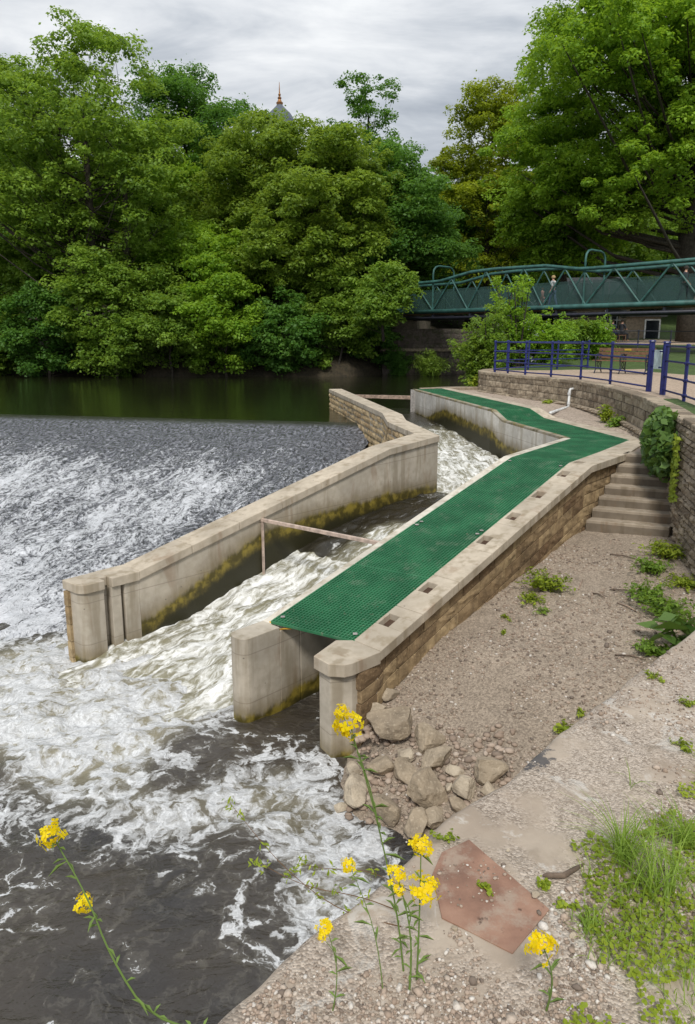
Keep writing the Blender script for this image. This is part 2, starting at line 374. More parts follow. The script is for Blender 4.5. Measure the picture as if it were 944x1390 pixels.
# ------------------------------------------------------------------ world and sun
def build_world():
    w=bpy.data.worlds.new('World'); scene.world=w; w.use_nodes=True; nt=w.node_tree; nt.nodes.clear()
    class W(G):
        def __init__(s): s.t=nt
    g=W(); out=g.n('ShaderNodeOutputWorld')
    sky=g.n('ShaderNodeTexSky',sky_type='NISHITA',sun_disc=False,sun_elevation=R(50),sun_rotation=R(SUNROT),air_density=1.2,dust_density=2)
    b1=g.n('ShaderNodeBackground',{'Color':sky.outputs[0],'Strength':.10})
    d=g.n('ShaderNodeTexCoord').outputs['Generated']
    sx=g.n('ShaderNodeSeparateXYZ',{0:d}); zz=g.math('ADD',g.math('ABSOLUTE',sx.outputs[2]),.22)
    inv=g.math('DIVIDE',1,zz); q=g.n('ShaderNodeVectorMath',{0:d},operation='SCALE'); g.t.links.new(inv,q.inputs['Scale']); q=q.outputs[0]
    n1=g.noise(.9,6,g.scale(q,(1,1.3,1)),.55,.5); n2=g.noise(2.6,6,g.scale(g.vadd(q,(3,5,0)),(1,2.2,1)),.6,.4)
    n=g.math('ADD',g.math('MULTIPLY',n1,.65),g.math('MULTIPLY',n2,.35))
    col=g.ramp(n,[(.37,(.40,.44,.50)),(.455,(.54,.58,.635)),(.52,(.72,.75,.79)),(.60,(.90,.92,.94))])
    lift=g.mr(sx.outputs[2],.0,.9,.92,1.10)
    b2=g.n('ShaderNodeBackground',{'Color':col,'Strength':lift})
    mx=g.n('ShaderNodeMixShader',{0:g.mr(n,.25,.42,.80,.97),1:b1.outputs[0],2:b2.outputs[0]})
    nt.links.new(mx.outputs[0],out.inputs[0])
SUNROT=200   # sun sits behind and to the left of the camera
build_world()
sl=bpy.data.lights.new('sun','SUN'); sl.energy=2.6; sl.angle=R(11); sl.color=(1,.95,.87)
so=bpy.data.objects.new('sun',sl); COL.objects.link(so)
az=R(186); el=R(50)   # compass bearing of the sun from +Y clockwise
sd=Vector((math.sin(az)*math.cos(el),math.cos(az)*math.cos(el),math.sin(el)))
so.rotation_euler=sd.to_track_quat('Z','Y').to_euler(); so.location=sd*60
bpy.context.scene.world.node_tree.nodes['Sky Texture'].sun_rotation=az
scene.view_settings.view_transform='Standard'; scene.view_settings.look='None'; scene.view_settings.exposure=0.10
scene.view_settings.gamma=1
try:
    scene.cycles.use_denoising=True; scene.cycles.max_bounces=6; scene.cycles.diffuse_bounces=3; scene.cycles.glossy_bounces=3
    scene.cycles.transmission_bounces=3; scene.cycles.transparent_max_bounces=8
except Exception: pass
ZL=-2.7; ZU=-.9
# ==================================================================================================== SETTING: water
def poly_x(pts,y):
    ys=[p[1] for p in pts]; xs=[p[0] for p in pts]; return np.interp(y,ys,xs)
# lower pool
xs=np.concatenate([np.linspace(-60,-9,40)[:-1],np.linspace(-9,3.2,330)]); ys=np.concatenate([np.linspace(-6,2.8,20)[:-1],np.linspace(2.8,12.5,300)])
X,Y=np.meshgrid(xs,ys,indexing='ij')
fo=np.full(X.shape,.325)
def blob(u,v,r,a,e=1.0,ang=0):
    global fo
    c=P(u,v,ZL); dx=X-c[0];dy=Y-c[1]; ca,sa=math.cos(ang),math.sin(ang)
    fo+=a*np.exp(-(((dx*ca+dy*sa)/(r*e))**2+((-dx*sa+dy*ca)/r)**2))
for b in [(250,880,1.5,.58,1.4,.8),(120,940,1.3,.34,1.5,.2),(20,905,1.6,.45,1.4,0),(250,960,.9,.15),(60,1010,1.2,.25,1.6,0),(230,1040,.8,.12),(370,1060,.65,.26,1.4,.5),(460,1110,.6,.20),(420,1160,.7,.14),(500,1200,.7,.26),(330,1230,.8,.08),(120,1090,1.2,.22,1.6,.3),(130,1180,.9,.14,1.5,.5),(270,1120,.8,.10),(440,1250,.6,.22),
          (255,1045,.55,-.34),(340,990,.4,-.2),(400,965,.55,-.22),(60,1250,1.2,-.08),(230,1215,.7,-.1)]: blob(*b)
chop=fo.clip(0,1)
big=fbm(X*1.1,Y*1.1,0,3,3)-.5; md=fbm(X*3.2,Y*3.2,0,4,9)-.5
Z=ZL+big*.12+md*(.05+.16*sstep(.45,1.0,chop))
fo+= (fbm(X*.8,Y*.8,0,3,21)-.5)*.45
ob=mesh_np('river_water',np.stack([X,Y,Z],-1).reshape(-1,3),grid_quads(*X.shape),M['pool'],foam=fo.clip(0,1).ravel(),smooth=True); tag(ob,kind='structure')
# upstream river
CR=lambda x: 21.75-.2*(x-.8)      # weir crest line y(x)
mb=MB(); mb.add([(-90,CR(-90)-.0,ZU),(.5,CR(.5),ZU),(-.45,26.8,ZU),(2.5,25.6,ZU),(40,25.6,ZU),(60,110,ZU),(-90,110,ZU)],[(0,1,2,3,4,5,6)])
tag(mb.build('upstream_water',M['calm']),kind='structure')
# weir cascade
ARM=[(-3.75,9.6),(1.15,15.2),(1.15,18.2),(.5,21.7),(.25,23)]
na,nq=430,190
qq=np.concatenate([np.linspace(0,1.2,25)[:-1],np.linspace(1.2,15,nq-24)])
dn=np.array([-.196,-.98])
U=np.zeros((na,nq));XX=np.zeros((na,nq));YY=np.zeros((na,nq))
s_=np.concatenate([np.linspace(-40,-13,30)[:-1],np.linspace(-13,.95,na-29)])
for j,q in enumerate(qq):
    # left anchor far away, right limit at the dividing wall
    def xy(s): return s+dn[0]*q, CR(s)+dn[1]*q
    ss=s_.copy(); x_,y_=xy(ss)
    lim=poly_x(ARM,y_)
    over=x_>lim
    x_=np.where(over,lim,x_)
    XX[:,j]=x_;YY[:,j]=y_;U[:,j]=ss
Qv=np.broadcast_to(qq,(na,nq))
prof=np.interp(Qv,[0,.25,.6,1.2,3,9,12.2,13,15],[ZU,ZU-.02,ZU-.09,ZU-.22,-1.42,-2.33,-2.66,-2.76,-3.0])
nz=(fbm(U*3.0,Qv*1.6,0,4,5)-.5); nz2=(vnoise(U*9,Qv*5,0,17)-.5)
amp=sstep(.3,2.5,Qv)
Zw=prof+amp*(nz*.15+nz2*.04)+.01
fw=(.12+.5*sstep(.5,6,Qv))*sstep(.1,.9,Qv)+(fbm(U*.5+Qv*.05,Qv*.16,0,5,44)-.5)*.5*amp+.25*sstep(10.5,12.5,Qv)
tag(mesh_np('weir_water',np.stack([XX,YY,Zw],-1).reshape(-1,3),grid_quads(na,nq),M['weir'],foam=fw.clip(0,1).ravel(),uvp=np.stack([U,Qv,0*Qv],-1).reshape(-1,3),smooth=True),kind='structure')
# water running down the pass
LB=[(-.45,26.8,ZU+.01),(.45,21.9,ZU-.06),(1.15,18,-1.22),(1.7,14.75,-1.43),(.6,13.35,-1.46),(-.2,12.6,-1.58),(-1.6,11.2,-2.13),(-3.5,9.35,-2.66),(-4.3,8.6,-2.76)]
RB=[(2.45,26.2,ZU+.01),(2.9,22.5,ZU-.06),(3.7,18,-1.2),(4.3,14.4,-1.43),(2.75,12.3,-1.46),(1.95,11.2,-1.58),(.7,9.85,-2.1),(-1.3,7.75,-2.66),(-2.0,7.0,-2.76)]
ts=np.linspace(0,len(LB)-1,620); k=np.arange(len(LB))
Lp=np.array(LB);Rp=np.array(RB)
def smoothpath(A):
    o=np.stack([np.interp(ts,k,A[:,i]) for i in range(3)],1)
    for _ in range(12): o[1:-1]=(o[:-2]+o[2:]+2*o[1:-1])/4
    return o
Lc,Rc=smoothpath(Lp),smoothpath(Rp)
w=np.linspace(0,1,80)[None,:,None]; PG=Lc[:,None,:]*(1-w)+Rc[:,None,:]*w
tt=np.broadcast_to(ts[:,None],PG.shape[:2])
turb=np.interp(tt,[0,.9,1.3,2,2.9,3.3,3.9,4.5,5.0,6,7,8],[0,.1,.7,1,1,.85,.30,.42,.85,1,1,.8])
fm_=turb*.80
# calm tongue beside the corner wall
wv=np.broadcast_to(w[...,0],tt.shape)
fm_=np.where((tt>3.2)&(tt<5.6),fm_*(.35+.85*sstep(.15,.7,wv+.12*(fbm(PG[...,0]*2,PG[...,1]*2,0,3,8)-.5)*4)),fm_)
x,y=PG[...,0],PG[...,1]
al_=np.cumsum(np.concatenate([[0],np.linalg.norm(np.diff((Lc+Rc)/2,axis=0),axis=1)]))[:,None]+0*wv; ac_=wv*3.2
PG[...,2]+=turb*((fbm(ac_*1.7,al_*.9,0,4,31)-.5)*.24+(fbm(ac_*6,al_*3.4,0,4,77)-.5)*.14)+.02*(fbm(x*2,y*2,0,3,5)-.5)
tag(mesh_np('channel_water',PG.reshape(-1,3),grid_quads(*tt.shape)[:, ::-1],M['white'],foam=fm_.clip(0,1).ravel(),uvp=np.stack([wv*3.2,np.cumsum(np.concatenate([[0],np.linalg.norm(np.diff((Lc+Rc)/2,axis=0),axis=1)]))[:,None]+0*wv,0*wv],-1).reshape(-1,3),smooth=True),kind='structure')
# great sheet under everything
mb=MB(); mb.add([(-700,-700,-4.2),(700,-700,-4.2),(700,700,-4.2),(-700,700,-4.2)],[(0,1,2,3)])
tag(mb.build('ground',M['riverbed']),kind='structure')

# ==================================================================================================== masonry helpers
def lerp(a,b,t): return tuple(a[i]*(1-t)+b[i]*t for i in range(len(a)))
def arcs(path):
    d=[0]
    for a,b in zip(path[:-1],path[1:]): d.append(d[-1]+math.hypot(b[0]-a[0],b[1]-a[1]))
    return d
def on(path,ds,s):
    s=max(0,min(ds[-1],s)); return tuple(float(np.interp(s,ds,[p[i] for p in path])) for i in range(len(path[0])))
def stone_face(mb,path,side,ch,bw,bulge,seed=1,gap=.012,depth=.05,nx=4,nz=3,rough=.012,jit=.3):
    """path: (x,y,ztop,zbot); courses hang from ztop; blocks stand proud on the given side (+1 left of travel)"""
    r=random.Random(seed); ds=arcs(path); Ltot=ds[-1]
    maxh=max(p[2]-p[3] for p in path); k=0; z=0
    while z<maxh:
        h=ch*r.uniform(1-jit*.5,1+jit*.5); s=-r.uniform(0,bw)
        while s<Ltot:
            w=bw*r.uniform(1-jit,1+jit*1.3); a,b=max(0,s)+gap/2,min(Ltot,s+w)-gap/2; s+=w
            if b-a<.04: continue
            pm=on(path,ds,(a+b)/2)
            if pm[2]-z<pm[3]-.02: continue
            tint=r.random(); pr=r.uniform(0,1); vs=[]
            off=r.uniform(-1,1)*.4*bulge
            for i in range(nx+1):
                q=a+(b-a)*i/nx; p=on(path,ds,q); p2=on(path,ds,min(Ltot,q+.02)); p1=on(path,ds,max(0,q-.02))
                tx,ty=p2[0]-p1[0],p2[1]-p1[1]; l=math.hypot(tx,ty)+1e-9; nxx,nyy=-ty/l*side,tx/l*side
                for j in range(nz+1):
                    zz=p[2]-z-gap/2-(h-gap)*j/nz
                    ex=math.sin(math.pi*i/nx)**.45 if 0<i<nx else 0; ez=math.sin(math.pi*j/nz)**.45 if 0<j<nz else 0
                    o=depth+off+bulge*ex*ez+(r.uniform(-1,1)*rough if ex*ez>0 else 0)
                    vs.append((p[0]+nxx*o,p[1]+nyy*o,zz))
            n=len(vs); back=[]
            ring=[i*(nz+1) for i in range(nx+1)]+[nx*(nz+1)+j for j in range(1,nz+1)]+[i*(nz+1)+nz for i in range(nx-1,-1,-1)]+[j for j in range(nz-1,0,-1)]
            pa,pb=on(path,ds,a),on(path,ds,b); tx,ty=pb[0]-pa[0],pb[1]-pa[1]; l=math.hypot(tx,ty)+1e-9; nxx,nyy=-ty/l*side,tx/l*side
            for i in ring: back.append((vs[i][0]-nxx*(depth+.05),vs[i][1]-nyy*(depth+.05),vs[i][2]))
            fs=[(i*(nz+1)+j,(i+1)*(nz+1)+j,(i+1)*(nz+1)+j+1,i*(nz+1)+j+1) for i in range(nx) for j in range(nz)]
            m=len(ring); fs+=[(ring[q],n+q,n+(q+1)%m,ring[(q+1)%m]) for q in range(m)]
            mb.add(vs+back,fs,tint)
        z+=h; k+=1
def ribbon(mb,Lp,Rp,thick,slab,gap=.008,seed=3,oh=0.0,holes=None,dropmb=None):
    """coping stones between two edge lines (x,y,z)"""
    r=random.Random(seed); holes=list(holes or [])
    for i in range(len(Lp)-1):
        l0,l1,r0,r1=Lp[i],Lp[i+1],Rp[i],Rp[i+1]
        m0=lerp(l0,r0,.5);m1=lerp(l1,r1,.5); Ls=math.hypot(m1[0]-m0[0],m1[1]-m0[1]); n=max(1,round(Ls/slab))
        for k in range(n):
            a,b=k/n,(k+1)/n; g=gap/Ls/2; a2=a+(g if k else 0); b2=b-(g if k<n-1 else 0)
            if k==n-1 and i<len(Lp)-2: b2-=g*.6
            tint=r.random()
            cuts=[(a2,b2,0,1)]
            hs=[h for (seg,h) in holes if seg==i and a2<h<b2]
            if hs:
                h=hs[0]; hw=.11/Ls; h=max(a2+hw+.03,min(b2-hw-.03,h))
                cuts=[(a2,h-hw,0,1),(h+hw,b2,0,1),(h-hw,h+hw,0,.10),(h-hw,h+hw,.48,1)]
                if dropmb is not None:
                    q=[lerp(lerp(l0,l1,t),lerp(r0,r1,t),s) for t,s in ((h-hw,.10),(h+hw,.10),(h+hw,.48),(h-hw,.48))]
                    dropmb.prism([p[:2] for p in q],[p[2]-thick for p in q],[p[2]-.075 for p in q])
            for (t0,t1,s0,s1) in cuts:
                q=[lerp(lerp(l0,l1,t),lerp(r0,r1,t),s) for t,s in ((t0,s0),(t1,s0),(t1,s1),(t0,s1))]
                mb.prism([p[:2] for p in q],[p[2]-thick for p in q],[p[2] for p in q],tint)
def panels(mb,Lp,Rp,zb,wl0,wl1,gap=.012,splits=None,topoff=.13,sub=6,alg=lambda x,y:.07):
    """wall body as panels; uvp.y is the height above the water alongside"""
    for i in range(len(Lp)-1):
        l0,l1,r0,r1=Lp[i],Lp[i+1],Rp[i],Rp[i+1]
        Ls=math.hypot(l1[0]-l0[0],l1[1]-l0[1]); cut=[0]+list((splits or {}).get(i,[]))+[1]
        for a,b in zip(cut[:-1],cut[1:]):
            g=gap/Ls/2; a2,b2=(a+g if a>0 else a),(b-g if b<1 else b)
            q=[lerp(l0,l1,a2),lerp(l0,l1,b2),lerp(r0,r1,b2),lerp(r0,r1,a2)]
            wl=[wl0[i]*(1-t)+wl0[i+1]*t for t in (a2,b2,b2,a2)]
            vs=[(p[0],p[1],zb) for p in q]+[(p[0],p[1],p[2]-topoff) for p in q]
            uv=[(alg(*p[:2]),zb-w) for p,w in zip(q,wl)]+[(alg(*p[:2]),p[2]-topoff-w) for p,w in zip(q,wl)]
            mb.add(vs,[(3,2,1,0),(4,5,6,7),(0,1,5,4),(1,2,6,5),(2,3,7,6),(3,0,4,7)],.5,uv)
# ==================================================================================================== dividing wall by the weir
dv=(.714,.70); nv=(.70,-.714)
T=thing('dividing_wall','long angled concrete and stone wall between the weir cascade and the rushing channel','channel wall',(-3.7,9.1,ZL))
o_=T.location
A=[(-3.57,8.96,-1.56),(-2.95,9.58,-1.55),(.80,13.2,-.36),(1.92,14.6,-.30),(1.45,17.4,-.30),(1.40,18.0,-.22),(-.22,26.88,-.2)]
B=[(-3.92,9.24,-1.56),(-3.28,9.9,-1.55),(.44,13.5,-.36),(1.42,14.98,-.30),(.97,17.1,-.30),(.90,18.4,-.22),(-.70,26.75,-.2)]
def inset(Lp,Rp,e):
    o1,o2=[],[]
    for l,r in zip(Lp,Rp):
        w=math.hypot(l[0]-r[0],l[1]-r[1]); t=e/w; o1.append(lerp(l,r,t)); o2.append(lerp(r,l,t))
    return o1,o2
Bi,Ai=inset(B,A,.035)
wl=[ZL,-2.62,-1.50,-1.44,-1.25,-1.15,ZU]
cp=MB(o_); 
# rounded nose of the coping then slabs, with the notch of the stop-log slot left open
def nose(mb,A0,B0,A1,B1,z0,z1,tint=.5,r=.14,uvf=None):
    ax=np.array(A0[:2]);bx=np.array(B0[:2]);u=(bx-ax)/np.linalg.norm(bx-ax);al=np.array(A1[:2])-ax;al/=np.linalg.norm(al)
    arc=[ax+u*r*(1-math.sin(t))+al*r*(1-math.cos(t)) for t in np.linspace(0,math.pi/2,7)]   # from end face round to the front face
    poly=[tuple(p) for p in arc]+[tuple(A1[:2]),tuple(B1[:2]),tuple(B0[:2])]
    mb.prism(poly,z0,z1,tint,uvf)
sA=arcs(A); 
def sec(t0,t1,off=0,src=(A,B)):
    a,b=src; return lerp(a[0],a[1],t0),lerp(b[0],b[1],t0),lerp(a[0],a[1],t1),lerp(b[0],b[1],t1)
a0,b0,a1,b1=sec(0,.40); nose(cp,a0,b0,a1,b1,-1.69,-1.56)
a0,b0,a1,b1=sec(.40,.52); c0,c1=lerp(a0,b0,.30),lerp(a1,b1,.30); cp.prism([c0[:2],c1[:2],b1[:2],b0[:2]],-1.69,-1.557)
a0,b0,a1,b1=sec(.52,1.0); cp.prism([a0[:2],a1[:2],b1[:2],b0[:2]],-1.69,-1.553)
ribbon(cp,B[1:],A[1:],.13,.85,seed=4)
cp.build('coping',M['coping'],T,bevel=.010)
bd=MB(o_); uvf=lambda q:(.07,q[2]-ZL)
a0,b0,a1,b1=sec(.03,.40,src=(Ai,Bi)); nose(bd,a0,b0,a1,b1,-3.4,-1.69,uvf=uvf,r=.12)
a0,b0,a1,b1=sec(.40,.52,src=(Ai,Bi)); c0,c1=lerp(a0,b0,.34),lerp(a1,b1,.34); bd.prism([c0[:2],c1[:2],b1[:2],b0[:2]],-3.4,-1.692,uvf=uvf)
a0,b0,a1,b1=sec(.52,.68,src=(Ai,Bi)); bd.prism([a0[:2],a1[:2],b1[:2],b0[:2]],-3.4,-1.69,uvf=uvf)
a0,b0,a1,b1=sec(.68,.74,src=(Ai,Bi)); c0,c1=lerp(a0,b0,.2),lerp(a1,b1,.2); bd.prism([c0[:2],c1[:2],b1[:2],b0[:2]],-3.4,-1.692,uvf=uvf)
a0,b0,a1,b1=sec(.74,1.0,src=(Ai,Bi)); bd.prism([a0[:2],a1[:2],b1[:2],b0[:2]],-3.4,-1.69,uvf=uvf)
panels(bd,Ai[1:4],Bi[1:4],-3.4,wl[1:4],None,splits={0:[.43],1:[.03]},topoff=.13,alg=lambda x,y:float(np.interp(x+y,[6.6,7.6,9.6,12.8,14.1,14.6],[.30,.56,.74,.70,.24,.12])))
panels(bd,Ai[3:],Bi[3:],-3.0,wl[3:],None,topoff=.13)
bd.build('concrete_body',M['concrete'],T,bevel=.008)
sf=MB(o_)
stone_face(sf,[(p[0],p[1],p[2]-.14,zb) for p,zb in zip(Bi[3:],(-2.2,-1.9,-1.75,-1.2))][::-1],-1,.165,.34,.035,seed=5,depth=.0)
stone_face(sf,[(Bi[0][0],Bi[0][1],-1.70,-3.1),(lerp(Bi[0],Ai[0],.3)[0],lerp(Bi[0],Ai[0],.3)[1],-1.70,-3.1)],-1,.24,.3,.01,seed=8,depth=.01)
sf.build('stone_facing',M['rough_block'],T,smooth=False)
# ==================================================================================================== middle wall + raised pale wall
T=thing('middle_wall','slim concrete wall with rounded nose carrying the left edge of the green walkway','channel wall',(-1.2,7.8,ZL)); o_=T.location
nm=(.742,-.670)
N=[(-1.42,7.60,-1.66),(-1.02,8.01,-1.64),(2.69,12.0,-.30),(4.41,14.28,-.30)]
def offs(path,d,nn=nm): return [(p[0]+nn[0]*d,p[1]+nn[1]*d,p[2]) for p in path]
N3=offs(N,.30); Nc=offs(N,.145)
bd=MB(o_); uvf=lambda q:(.07,q[2]-ZL-.05)
ax=[N[0],N3[0]]
def capsule(mb,a,b,a1,b1,z0,z1,uvf=None):
    a=np.array(a[:2]);b=np.array(b[:2]);m=(a+b)/2;r=np.linalg.norm(a-b)/2;u=(b-a)/(2*r);w=np.array([u[1],-u[0]])
    if np.dot(w,np.array(a1[:2])-a)>0: w=-w
    poly=[tuple(m+u*r*math.cos(t)*1.0+w*r*math.sin(t)*.75) for t in np.linspace(0,math.pi,11)]
    mb.prism(poly+[tuple(a1[:2]),tuple(b1[:2])],z0,z1,uvf=uvf)
q0=lerp(N[0],N[1],.25);q03=lerp(N3[0],N3[1],.25)
capsule(bd,q0,q03,N[1],N3[1],-3.4,-1.64,uvf)
wlm=[ZL,ZL+.02,-1.50,-1.43]
panels(bd,[N[1],N[2],N[3]],[N3[1],N3[2],N3[3]],-3.4,[-2.64,-1.5,-1.43],None,splits={0:[.06,.36,.68]},topoff=.055)
bd.build('concrete_body',M['concrete'],T,bevel=.008)
cp=MB(o_); ribbon(cp,N[1:],Nc[1:],.055,1.5,seed=9); cp.build('kerb',M['pale_coping'],T,bevel=.008)
W=[(4.41,14.28,-.30),(3.83,17.45,-.30),(3.66,17.98,-.10),(2.33,25.35,-.10)]
W3=[(p[0]+.30,p[1]+.07,p[2]) for p in W]; Wc=[(p[0]+.13,p[1]+.03,p[2]) for p in W]
T=thing('inlet_wall','pale grey concrete wall with green algae band beside the upper rapids','channel wall',(4.4,14.3,-1.4)); o_=T.location
bd=MB(o_); panels(bd,W,W3,-3.0,[-1.42,-1.24,-1.22,ZU-.0],None,splits={2:[.50,.80]},topoff=.055,alg=lambda x,y:.05 if y>23.5 else (.60 if y>17.6 else .42)); bd.build('concrete_body',M['white_concrete'],T,bevel=.008)
cp=MB(o_); ribbon(cp,W,Wc,.055,30,gap=.004,seed=9); cp.build('kerb',M['white_concrete'],T,bevel=.006)
gp=MB(o_); gp.beam((2.30,25.30,-1.6),(2.30,25.30,-.12),.1,.12); gp.beam((2.36,25.12,-1.6),(2.36,25.12,-.13),.05,.09); gp.build('gate_guide',M['galv'],T)
# ==================================================================================================== right wall of the pass
T=thing('walkway_wall','sloping wall of tan stone blocks with slotted concrete coping on the right of the green walkway','channel wall',(0,7,ZL)); o_=T.location
I=[(.07,7.36,-1.60),(3.61,11.35,-.30),(4.52,12.5,-.30),(5.62,13.97,-.30),(5.0,17.92,-.30),(4.74,18.36,-.10),(3.41,25.69,-.10)]
O=[(.36,7.08,-1.60),(3.90,11.08,-.30),(4.93,12.28,-.30),(6.0,13.95,-.30),(5.32,18.0,-.30),(5.02,18.50,-.10),(3.70,25.80,-.10)]
cp=MB(o_); dr=MB(o_)
hs=[]
for (u,v) in [(538.6,834),(596,785.5),(650,740),(692,703),(732,670),(766,643)]:
    best=min(range(1000),key=lambda k:abs((lambda p:472+F*p[0]/(p[1]*CP-(p[2]-H)*SP))(lerp(lerp(I[0],I[1],k/1000),lerp(O[0],O[1],k/1000),.3))-u)); hs.append((0,best/1000))
hs.append((1,.12))
ribbon(cp,I,O,.12,.72,seed=12,holes=hs,dropmb=dr)
E0=[(-.34,6.98),(-.13,7.36),(.065,7.36),(.355,7.08),(.05,6.80),(-.10,6.80)]
cp.prism([(-.36,6.97),(-.13,7.37),(.063,7.37),(.36,7.075),(.055,6.80),(-.03,6.76),(-.20,6.78)],-1.75,-1.605)
cp.build('coping',M['coping'],T,bevel=.008); dr.build('slot',M['dark_pit'],T)
bd=MB(o_)
bd.prism([(-.30,6.99),(-.10,7.5),(.10,7.40),(.33,7.10),(.05,6.86),(-.18,6.82)],-3.4,-1.75,uvf=lambda q:(.07,q[2]-ZL))
Ib=[(p[0]-.08,p[1]+.07,p[2]) for p in I[:3]]; Ob=[(p[0]-.10,p[1]+.07,p[2]) for p in O[:3]]
panels(bd,Ib,Ob,-3.3,[ZL]*3,None,topoff=.12)
bd.build('concrete_body',M['concrete'],T)
sf=MB(o_)
def bedz(x,y):
    s=.62*x+.78*y
    return np.interp(s,[2,4.2,4.8,5.5,7.1,9,11.2,14],[-3.4,-2.95,-2.68,-2.38,-1.88,-1.62,-1.36,-1.3])
pth=[(.10,6.88,-1.755,-3.1),(.30,7.12,-1.725,-2.9)]+[(Ob[0][0]*(1-t)+Ob[1][0]*t,Ob[0][1]*(1-t)+Ob[1][1]*t,-1.6+1.3*t-.122,float(bedz(Ob[0][0]*(1-t)+Ob[1][0]*t+.2,Ob[0][1]*(1-t)+Ob[1][1]*t))-.25) for t in np.linspace(.04,1,12)]+[(Ob[2][0],Ob[2][1],-.422,-1.6)]
stone_face(sf,pth,-1,.165,.36,.008,seed=15,depth=.045,rough=.010,gap=.016,jit=.5)
sf.build('stone_facing',M['block'],T)
# ==================================================================================================== the green grating walkway
T=thing('grating_walkway','green moulded grating walkway bending up beside the channel','walkway',(0,7.6,-1.6)); o_=T.location
def grating(q,zoff=-.004,pitch=.042,bw=.011,depth=.032):
    a,b,c,d=[np.array(p,float)+np.array((0,0,zoff)) for p in q]   # a left-near, b right-near, c right-far, d left-far
    mb=MB(o_); wn=np.linalg.norm(a-b);wf=np.linalg.norm(d-c);ln=(np.linalg.norm(a-d)+np.linalg.norm(b-c))/2
    n1=max(2,int(max(wn,wf)/pitch)); n2=max(2,int(ln/pitch))
    dz=np.array((0,0,-depth/2))
    for i in range(n1+1):
        t=i/n1; mb.beam(a*(1-t)+b*t+dz,d*(1-t)+c*t+dz,bw if 0<i<n1 else .018,depth)
    for j in range(n2+1):
        t=j/n2; mb.beam(a*(1-t)+d*t+dz*1.02,b*(1-t)+c*t+dz*1.02,bw if 0<j<n2 else .018,depth-.003)
    return mb.build('grating_panel',M['grating'],T)
a,b,c,d=(-.905,7.91,-1.60),(.075,7.35,-1.60),(3.605,11.352,-.30),(2.80,11.90,-.30)
for t0,t1 in ((0,.270),(.273,.505),(.510,.75),(.753,1)): grating([lerp(a,d,t0),lerp(b,c,t0),lerp(b,c,t1),lerp(a,d,t1)])
e,f=(4.52,14.20,-.30),(5.61,13.96,-.30)
grating([lerp(d,e,.01),lerp(c,f,.01),f,e],pitch=.045)
g_,h_=(3.97,17.50,-.30),(4.99,17.90,-.30)
e2,f2=lerp(e,g_,.008),lerp(f,h_,.008)
grating([e2,f2,h_,g_],pitch=.05)
i_,j_=(3.80,18.0,-.10),(4.73,18.37,-.10)
grating([lerp(g_,i_,.02),lerp(h_,j_,.02),i_,j_][:2]+[j_,i_],pitch=.05)
grating([lerp(i_,(2.47,25.40,-.1),.003),lerp(j_,(3.40,25.66,-.1),.003),(3.40,25.66,-.10),(2.47,25.40,-.10)],pitch=.055)
for t in (.02,.5,.52,.97):
    for w_ in (.06,.94):
        p=lerp(lerp(a,d,t),lerp(b,c,t),w_); cl=MB(o_); cl.box((p[0],p[1],p[2]+.004),(.05,.05,.006)); cl.build('fixing_clip',M['galv'],T)
st=MB(o_); st.tube([(-.93,7.95,-1.63),(-.84,7.86,-1.70),(-.76,7.83,-1.67),(-.66,7.80,-1.655)],.009,6); st.build('yellow_strap',M['yellow_strap'],T)
# bearers under the walkway
br=MB(o_)
for t in np.linspace(.06,.96,9):
    p,q=lerp(a,d,t),lerp(b,c,t); br.beam((p[0]-.05,p[1],p[2]-.09),(q[0]+.05,q[1],q[2]-.09),.06,.09)
br.build('bearer',M['galv'],T)
# struts over the water
t_=MB(); p=P(361,702,-1.20); q=(1.0,10.2,-.90)
p=(-1.40,11.12,-1.20)
M['strut']=m_plain('pale_rusted_steel',(.46,.36,.30),.7,0,.25,12)
t_=MB(p); t_.beam(p,(.52,9.52,-1.14),.05,.055); t_.beam((p[0]+.022,p[1]-.022,-3.0),(p[0]+.022,p[1]-.022,-1.235),.03,.045,up=(1,-1,0))
tag(t_.build('strut',M['strut'],None,bevel=.006),'pinkish steel strut spanning the narrow channel just above the rapids','strut')
t_=MB((-.2,26,-.5)); t_.beam((-.30,26.3,-.42),(1.2,25.85,-.42),.09,.12); t_.beam((1.2,25.85,-.42),(2.33,25.5,-.42),.10,.13)
tag(t_.build('strut',M['rusty'],None,bevel=.006),'rusty beam across the inlet from the stone wall to the pale wall','strut')
# landing
mb=MB(); wallin=[(5.75,12.0),(5.95,13.4),(6.25,15),(6.5,17),(6.65,19),(6.5,20.8),(6.05,22.2),(5.45,23.6),(4.95,25),(4.85,26.4)]
tag((lambda mb:(mb.add([(p[0]-.02,p[1],-.33 if p[1]<18.2 else -.16) for p in O[2:]]+[(3.2,26.6,-.17)]+[(p[0]+.1,p[1],-.32 if p[1]<18 else -.2) for p in wallin[::-1]],[tuple(range(len(O[2:])+1+len(wallin)))[::-1]]),mb.build('landing',M['landing']))[1])(mb),kind='structure')
T=thing('landing_edge_wall','low stone edge holding the gravel landing above the upstream river','edge wall',(4,26.4,-.9))
mb=MB((4,26.4,-.9)); mb.prism([(2.62,25.4),(3.75,25.9),(5.2,26.3),(5.2,26.7),(3.6,26.4),(2.6,25.8)],-1.6,-.09); mb.build('masonry',M['wallstone'],T,bevel=.02)
